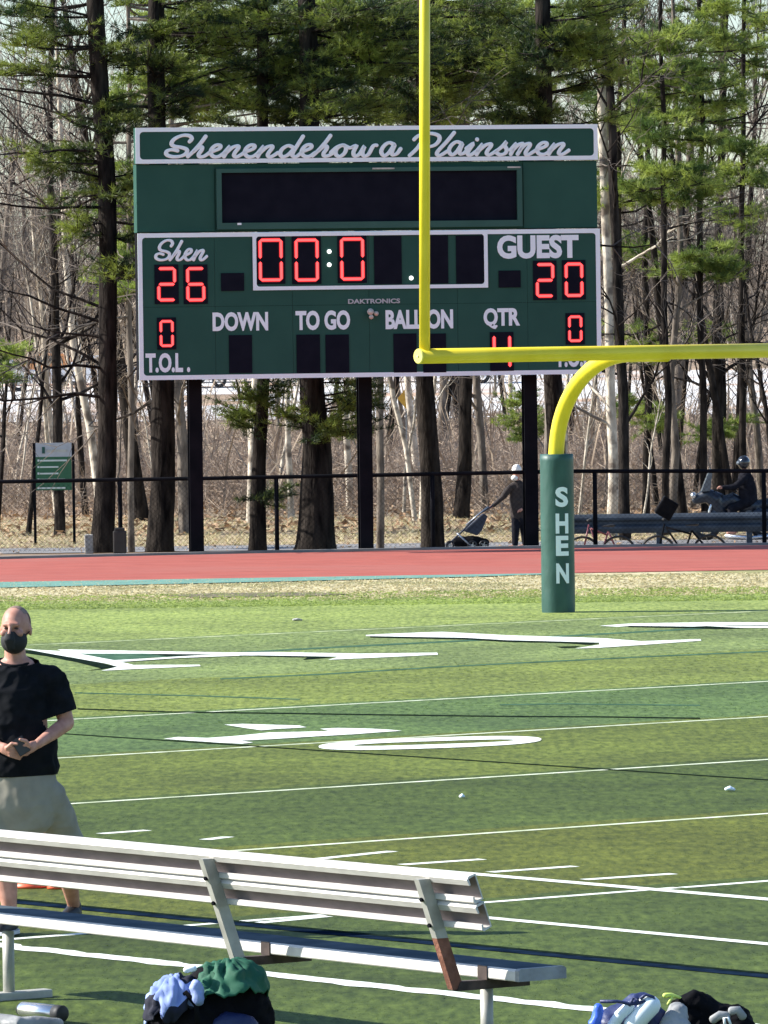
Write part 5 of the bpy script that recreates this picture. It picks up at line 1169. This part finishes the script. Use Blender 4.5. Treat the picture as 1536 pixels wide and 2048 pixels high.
# seat plank: a shallow box section with ribs
sp = [(0, .405), (.004, .40), (.26, .40), (.264, .405), (.264, .445), (.258, .455), (.20, .455), (.197, .452), (.193, .455), (.135, .455), (.132, .452), (.128, .455), (.07, .455), (.067, .452), (.063, .455), (.008, .455), (0, .445)]
g = G(); channel(g, sp, .02, BL); part('seat_plank', g, M['alu'], bench)
part('seat_top_shade', G().prism([(.022, .4552), (.256, .4552), (.256, .4572), (.022, .4572)], BP(.022, 0, 0), bn, (0, 0, 1), bd, BL - .03), M['seat_top_shade'], bench)  # dark sheet paints the shade of the backrest on the seat
def cap(prof, a): return G().prism([(u * 1.0 + (.004 if u > .1 else -.004), v + (.004 if v > .43 else -.004)) for u, v in prof], BP(a, 0, 0), bn, (0, 0, 1), bd, .03)
part('seat_end_cap', cap([(0, .405), (.264, .405), (.264, .445), (.25, .455), (.01, .455), (0, .445)], -.01), M['grey_cloth'], bench)
# the two backrest planks: open channels whose lips curl towards the camera
lean = unit([-.36, 1.0]); nb_ = np.array([lean[1], -lean[0]])      # in (b, z): along the recline, and away from the camera
def back_plank(z0, hgt):
    base = np.array([-.17 + (z0 - .37) * -.36 + .045, z0])
    P = lambda t, n_: tuple(base + lean * t + nb_ * n_)
    g = G(); th = .006
    web = [P(0, .045), P(hgt, .045), P(hgt, .045 + th), P(0, .045 + th)]
    lip_t = [P(hgt - .040, 0), P(hgt - .010, -.006), P(hgt + .002, .008), P(hgt, .051), P(hgt - .008, .0445), P(hgt - .010, .006), P(hgt - .040, .008)]
    lip_b = [P(.030, 0), P(.006, -.006), P(-.004, .004), P(0, .045), P(.006, .0445), P(.010, .006), P(.030, .008)]
    for pr in (web, lip_t, lip_b): channel(g, pr, -.04, BL)
    pl_ = part('back_plank', g, M['alu'], bench)
    g2 = G(); channel(g2, [P(.0105, .0435), P(hgt - .0105, .0435), P(hgt - .0105, .0445), P(.0105, .0445)], -.038, BL - .002); part('web_shade', g2, M['alu_shade'], pl_)  # dark strip paints the shade inside the channel
    return pl_
back_plank(.778, .126); back_plank(.650, .124)
Pb = lambda z: -.17 + (z - .37) * -.36
def bracket(a, rusty):
    g = G(); z1 = .875 ; zr = .60 if rusty else None
    def seg(za, zb_, nm, m, parent):
        gg = G(); gg.prism([(Pb(za) - .022, za), (Pb(za) + .042, za), (Pb(zb_) + .042, zb_), (Pb(zb_) - .022, zb_)], BP(a - .019, 0, 0), bn, (0, 0, 1), bd, .038); return part(nm, gg, m, parent)
    if rusty:
        up_ = seg(.60, z1, 'bracket', M['galv'], bench); seg(.36, .60, 'rusty_part', M['rust'], up_)
    else: up_ = seg(.36, z1, 'bracket', M['galv'], bench)
    gg = G(); gg.prism([(Pb(.36), .352), (.25, .352), (.25, .392), (Pb(.36) + .02, .395)], BP(a - .025, 0, 0), bn, (0, 0, 1), bd, .05); part('bracket_arm', gg, M['dark_rust'], up_)
    for z in (.66, .78): part('bolt', G().tube([BP(a, Pb(z) - .034, z), BP(a, Pb(z) - .02, z)], .010, 8), M['steel_dark'], up_)
    gg = G(); gg.prism([(-.006, .395), (-.001, .395), (-.001, .458), (-.006, .458)], BP(a - .035, 0, 0), bn, (0, 0, 1), bd, .07); part('seat_clamp', gg, M['dark_rust'], bench)
def a_of(px, py, z):
    p = gz(px, py, z) - np.array([o_[0], o_[1], 0]); return p @ bd
for (px, py), rusty in (((915, 1973), True), ((482, 1925), False)):
    a = min(np.linspace(-.2, BL, 1500), key=lambda a: abs((lambda P: 768 + FPX * ((P - C_) @ R_) / ((P - C_) @ F_))(BP(a, Pb(.36) + .02, .37)) - px)); bracket(a, rusty)
aleg = [a_of(972, 2000, .25) + .10]; legL = a_of(18, 1990, .06)
for px, py, z in ((973, 2005, .27), (17, 1930, .22)):
    # leg under the middle of the seat: solve along the bench for the photo's column
    best = min(np.linspace(-.2, BL, 900), key=lambda a: abs((lambda P: 768 + FPX * ((P - C_) @ R_) / ((P - C_) @ F_))(BP(a, .10, z)) - px))
    lg = part('leg', G().tube([BP(best, .10, .0), BP(best, .10, .352)], .030, 14), M['galv'], bench, True)
    g = G(); g.prism([(-.24, 0), (.34, 0), (.34, .045), (-.24, .045)], BP(best - .04, 0, 0), bn, (0, 0, 1), bd, .08); part('foot', g, M['galv'], lg, bevel=.008)
# flask lying on the bench foot
FD = gz(60, 2035)[1]
fl = thing('flask', 'steel flask with black cap lying on the turf by the bench foot', 'bottle', gz(82, 2030))
qa, qb = gz(44, 2019, .055), gz(112, 2026, .055); dv = unit(qb - qa)
part('body', G().tube([qa, qa + dv * .01, qb], [.034, .040, .040], 20), M['chrome'], fl, True); part('cap', G().tube([qb, qb + dv * .05, qb + dv * .056], [.041, .041, .034], 20), M['black'], fl, True); part('base_ring', G().tube([qa - dv * .012, qa], [.030, .036], 20), M['black'], fl, True)
bg_ = blob('sling_bag', G().sweep([gz(-40, 2046, .02), gz(40, 2047, .03), gz(120, 2046, .02)], [.05, .045, .025], 12, (0, 0, 1), 1.6), M['grey_cloth'], None, .01, 2, crumple=.015)
tag(bg_, 'flat grey cloth bag under the steel flask', 'bag')

# ================================================================== BAGS
def K(px, py, D): return gy(px, py, D)
D1 = 32.0
bp_ = thing('backpack', 'big black backpack heaped under the green jacket by the bench', 'bag', (*K(420, 2048, D1)[:2], 0))
g = G(); g.sweep([K(395, 2120, D1), K(400, 2040, D1), K(420, 1985, D1)], [.20, .20, .13], 18, (1, 0, 0), .8); g.sweep([K(480, 2125, D1 + .05), K(482, 2040, D1 + .05), K(478, 1975, D1 + .05)], [.15, .15, .11], 18, (1, 0, 0), .8); g.sweep([K(330, 2130, D1), K(345, 2050, D1), K(362, 1995, D1)], [.13, .12, .09], 16, (1, 0, 0), .8)
g.add(*(lambda b: (np.concatenate(b.v), b.f))(G().box((*K(410, 2048, D1)[:2], .05), (.5, .3, .10))))
V = blob('body', g, M['blacknylon'], bp_, .014, 3, crumple=.03, cscale=8)
part('strap', G().tube([K(352, 2000, D1 - .14), K(372, 1985, D1 - .18), K(392, 2010, D1 - .18), K(396, 2048, D1 - .19)], .012, 8, flat=.4), M['blacknylon'], bp_, True)
part('side_pocket', G().sweep([K(455, 2062, D1 - .12), K(490, 2058, D1 - .11)], [.09, .07], 14, (0, 0, 1), .6), M['navy_cloth'], bp_, True)
def drape(name, c, rad, m, parent, th1=1.35, amp=.03, fs=9.0, seed=0, nu=64, nv=26, thick=.006, edge=.25, tilt=0):
    """a cloth thrown over a rounded heap: sharp folds that run down from the top, uneven hem"""
    c = np.array(c, float); off = np.array(wloc(parent)) if parent is not None else np.zeros(3); V = []
    for j in range(nv + 1):
        for i in range(nu):
            ph = 2 * math.pi * i / nu; hem = th1 * (1 + edge * mnoise.noise(Vector((math.cos(ph) * 1.6 + seed, math.sin(ph) * 1.6, 0))) + edge * .5 * mnoise.noise(Vector((math.cos(ph) * 5, math.sin(ph) * 5, seed))))
            th = hem * (j / nv) ** .9
            d = Vector((math.sin(th) * math.cos(ph), math.sin(th) * math.sin(ph), math.cos(th)))
            q = Vector((math.cos(ph) * 2.4 + th * .5, math.sin(ph) * 2.4 - th * .4, th * .7 + seed)); q2 = Vector((d.x * 1.3 + d.z, d.y, d.z - d.x)) * 1.9 + Vector((seed, 0, 0))
            k = (1 - 3.6 * abs(mnoise.noise(q))) * .6 * min(1, th * 1.6) + (1 - 3.2 * abs(mnoise.noise(q2 * .75))) * .6 + .10 * mnoise.noise(q2 * 2.2)
            V.append(c + np.array([rad[0] * d.x, rad[1] * d.y, rad[2] * d.z + tilt * d.x * rad[0]]) + np.array(d) * amp * k - off)
    Fc = [(j * nu + i, j * nu + (i + 1) % nu, (j + 1) * nu + (i + 1) % nu, (j + 1) * nu + i) for j in range(nv) for i in range(nu)]
    o = link(name, mesh_from(name, V, Fc, m, True), parent); sl = o.modifiers.new('s', 'SOLIDIFY'); sl.thickness = thick; sl.offset = 1
    return o
gj = drape('jacket', K(458, 1992, D1), (.165, .17, .150), M['green_cloth'], None, 1.45, .034, seed=3.7)
tag(gj, 'crumpled green jacket thrown over the black backpack', 'jacket')
js = thing('jersey', 'pale blue and white jersey with black stripes draped on the bags', 'jersey', K(350, 1990, D1 - .1))
drape('body', K(345, 2016, D1 - .06), (.115, .13, .140), M['jersey_print'], js, 1.75, .020, seed=8.2, tilt=.25)
g = G(); g.sweep([K(392, 1972, D1 - .17), K(398, 2000, D1 - .18)], [.030, .031], 14); blob('sleeve', g, M['jersey'], js, .008, 1, crumple=.012, cscale=18)
part('collar', G().sweep([K(372, 1940, D1 - .13), K(388, 1937, D1 - .13)], [.014, .014], 8), M['white'], js, True)
rb = thing('drink_bottle', 'red drinks bottle with clear lid at the right of the black backpack', 'bottle', K(545, 2040, 31.9)); c0 = K(545, 2018, 31.9)
part('body', G().tube([c0 + [0, 0, -.10], c0 + [0, 0, -.02], c0 + [0, 0, .012]], [.036, .036, .030], 18), M['red_plastic'], rb, True); part('lid', G().tube([c0 + [0, 0, .012], c0 + [-.004, 0, .04], c0 + [-.006, 0, .055]], [.028, .024, .010], 16), M['clear_cap'], rb, True)
rb.location.z = 0
D2 = 31.6
b3 = thing('sports_bag', 'royal blue and navy sports bag with white panels, left of the grey bag', 'bag', (*K(1255, 2048, D2)[:2], 0))
g = G(); g.sweep([K(1208, 2130, D2), K(1245, 2050, D2), K(1285, 2010, D2)], [.12, .11, .07], 16, (1, 0, 0), .9); g.sweep([K(1300, 2130, D2), K(1305, 2040, D2)], [.12, .075], 16); blob('body', g, M['navy_cloth'], b3, .01, 2, crumple=.02, cscale=9)
g = G(); g.sweep([K(1185, 2120, D2 - .12), K(1190, 2048, D2 - .12), K(1197, 2016, D2 - .12)], [.030, .032, .020], 12); blob('blue_side', g, M['blue_cloth'], b3, .008, 1, crumple=.012, cscale=14)
for P, r in (([(1225, 2052), (1240, 2030), (1258, 2014)], .026), ([(1264, 2054), (1284, 2030), (1303, 2010)], .044), ([(1282, 2004), (1297, 1996), (1305, 1998)], .016)):
    part('white_panel', G().sweep([K(x, y, D2 - .12) for x, y in P], r, 12, (0, 1, 0), 1.0), M['white'], b3, True)
for P in ([(1200, 2003), (1235, 2003), (1262, 2008), (1310, 2000)], [(1258, 2012), (1266, 1996), (1275, 1997), (1276, 2010)], [(1280, 1998), (1292, 1989), (1306, 1994), (1312, 2010)]):
    part('strap', G().tube([K(x, y, D2 - .14) for x, y in P], .008, 8), M['navy_cloth'], b3, True)
b4 = thing('duffel_bag', 'grey and black duffel bag with a neon tab at bottom right', 'bag', (*K(1400, 2048, D2)[:2], 0))
g = G(); g.sweep([K(1345, 2130, D2 - .08), K(1350, 2052, D2 - .08), K(1354, 2028, D2 - .06)], [.085, .080, .055], 16, (1, 0, 0), .9); blob('grey_pocket', g, M['grey_cloth'], b4, .009, 2, crumple=.018, cscale=10)
g = G(); g.sweep([K(1350, 2006, D2 + .08), K(1385, 2002, D2 + .08), K(1420, 2022, D2 + .08), K(1475, 2040, D2 + .08)], [.035, .05, .055, .07], 16, (0, 1, 0)); g.sweep([K(1400, 2125, D2 + .1), K(1400, 2050, D2 + .1)], [.18, .12], 16, (1, 0, 0), .8); g.sweep([K(1470, 2130, D2 + .05), K(1472, 2050, D2 + .05), K(1470, 2025, D2 + .05)], [.09, .085, .04], 16); blob('body', g, M['blacknylon'], b4, .010, 2, crumple=.022, cscale=10)
for P, r in (([(1425, 2040), (1440, 2030), (1455, 2032)], .018), ([(1462, 2022), (1476, 2020), (1486, 2034)], .018)):
    part('grey_patch', G().sweep([K(x, y, D2 - .05) for x, y in P], r * .8, 10, (0, 1, 0), 1.4), M['grey_cloth'], b4, True)
part('handle', G().tube([K(1450, 2052, D2 - .09), K(1448, 2036, D2 - .1), K(1456, 2034, D2 - .1), K(1462, 2052, D2 - .09)], .006, 8), M['white'], b4, True)
part('neon_tab', G().sweep([K(1330, 1991, D2 + .04), K(1342, 1990, D2 + .05), K(1362, 1996, D2 + .06)], [.012, .010, .006], 8, (0, 1, 0)), M['neon'], b4, True)
part('neon_tab', G().sweep([K(1336, 2008, D2 + .02), K(1341, 2000, D2 + .03), K(1346, 1992, D2 + .05)], [.006, .006, .005], 8, (0, 1, 0)), M['neon'], b4, True)

# litter on the turf
for (x, y, sx, lb, m) in ((1460, 1584, .06, 'white paper scrap on the turf near the right edge', 'white'), (925, 1598, .022, 'tiny white scrap on the turf right of the painted zero', 'white'), (595, 1243, .10, 'pale crumpled scrap on the turf below the track', 'stone')):
    sx *= .7; p = gz(x, y); g = G().sweep([(p[0] - sx * .7, p[1], .02), (p[0], p[1] + .01, .026), (p[0] + sx * .7, p[1], .018)], [.012, .018, .010], 8, (0, 0, 1), 1.6); tag(blob('paper_scrap', g, M[m], None, .006, 0, crumple=.006, cscale=30), lb, 'litter', 'scraps on the turf')
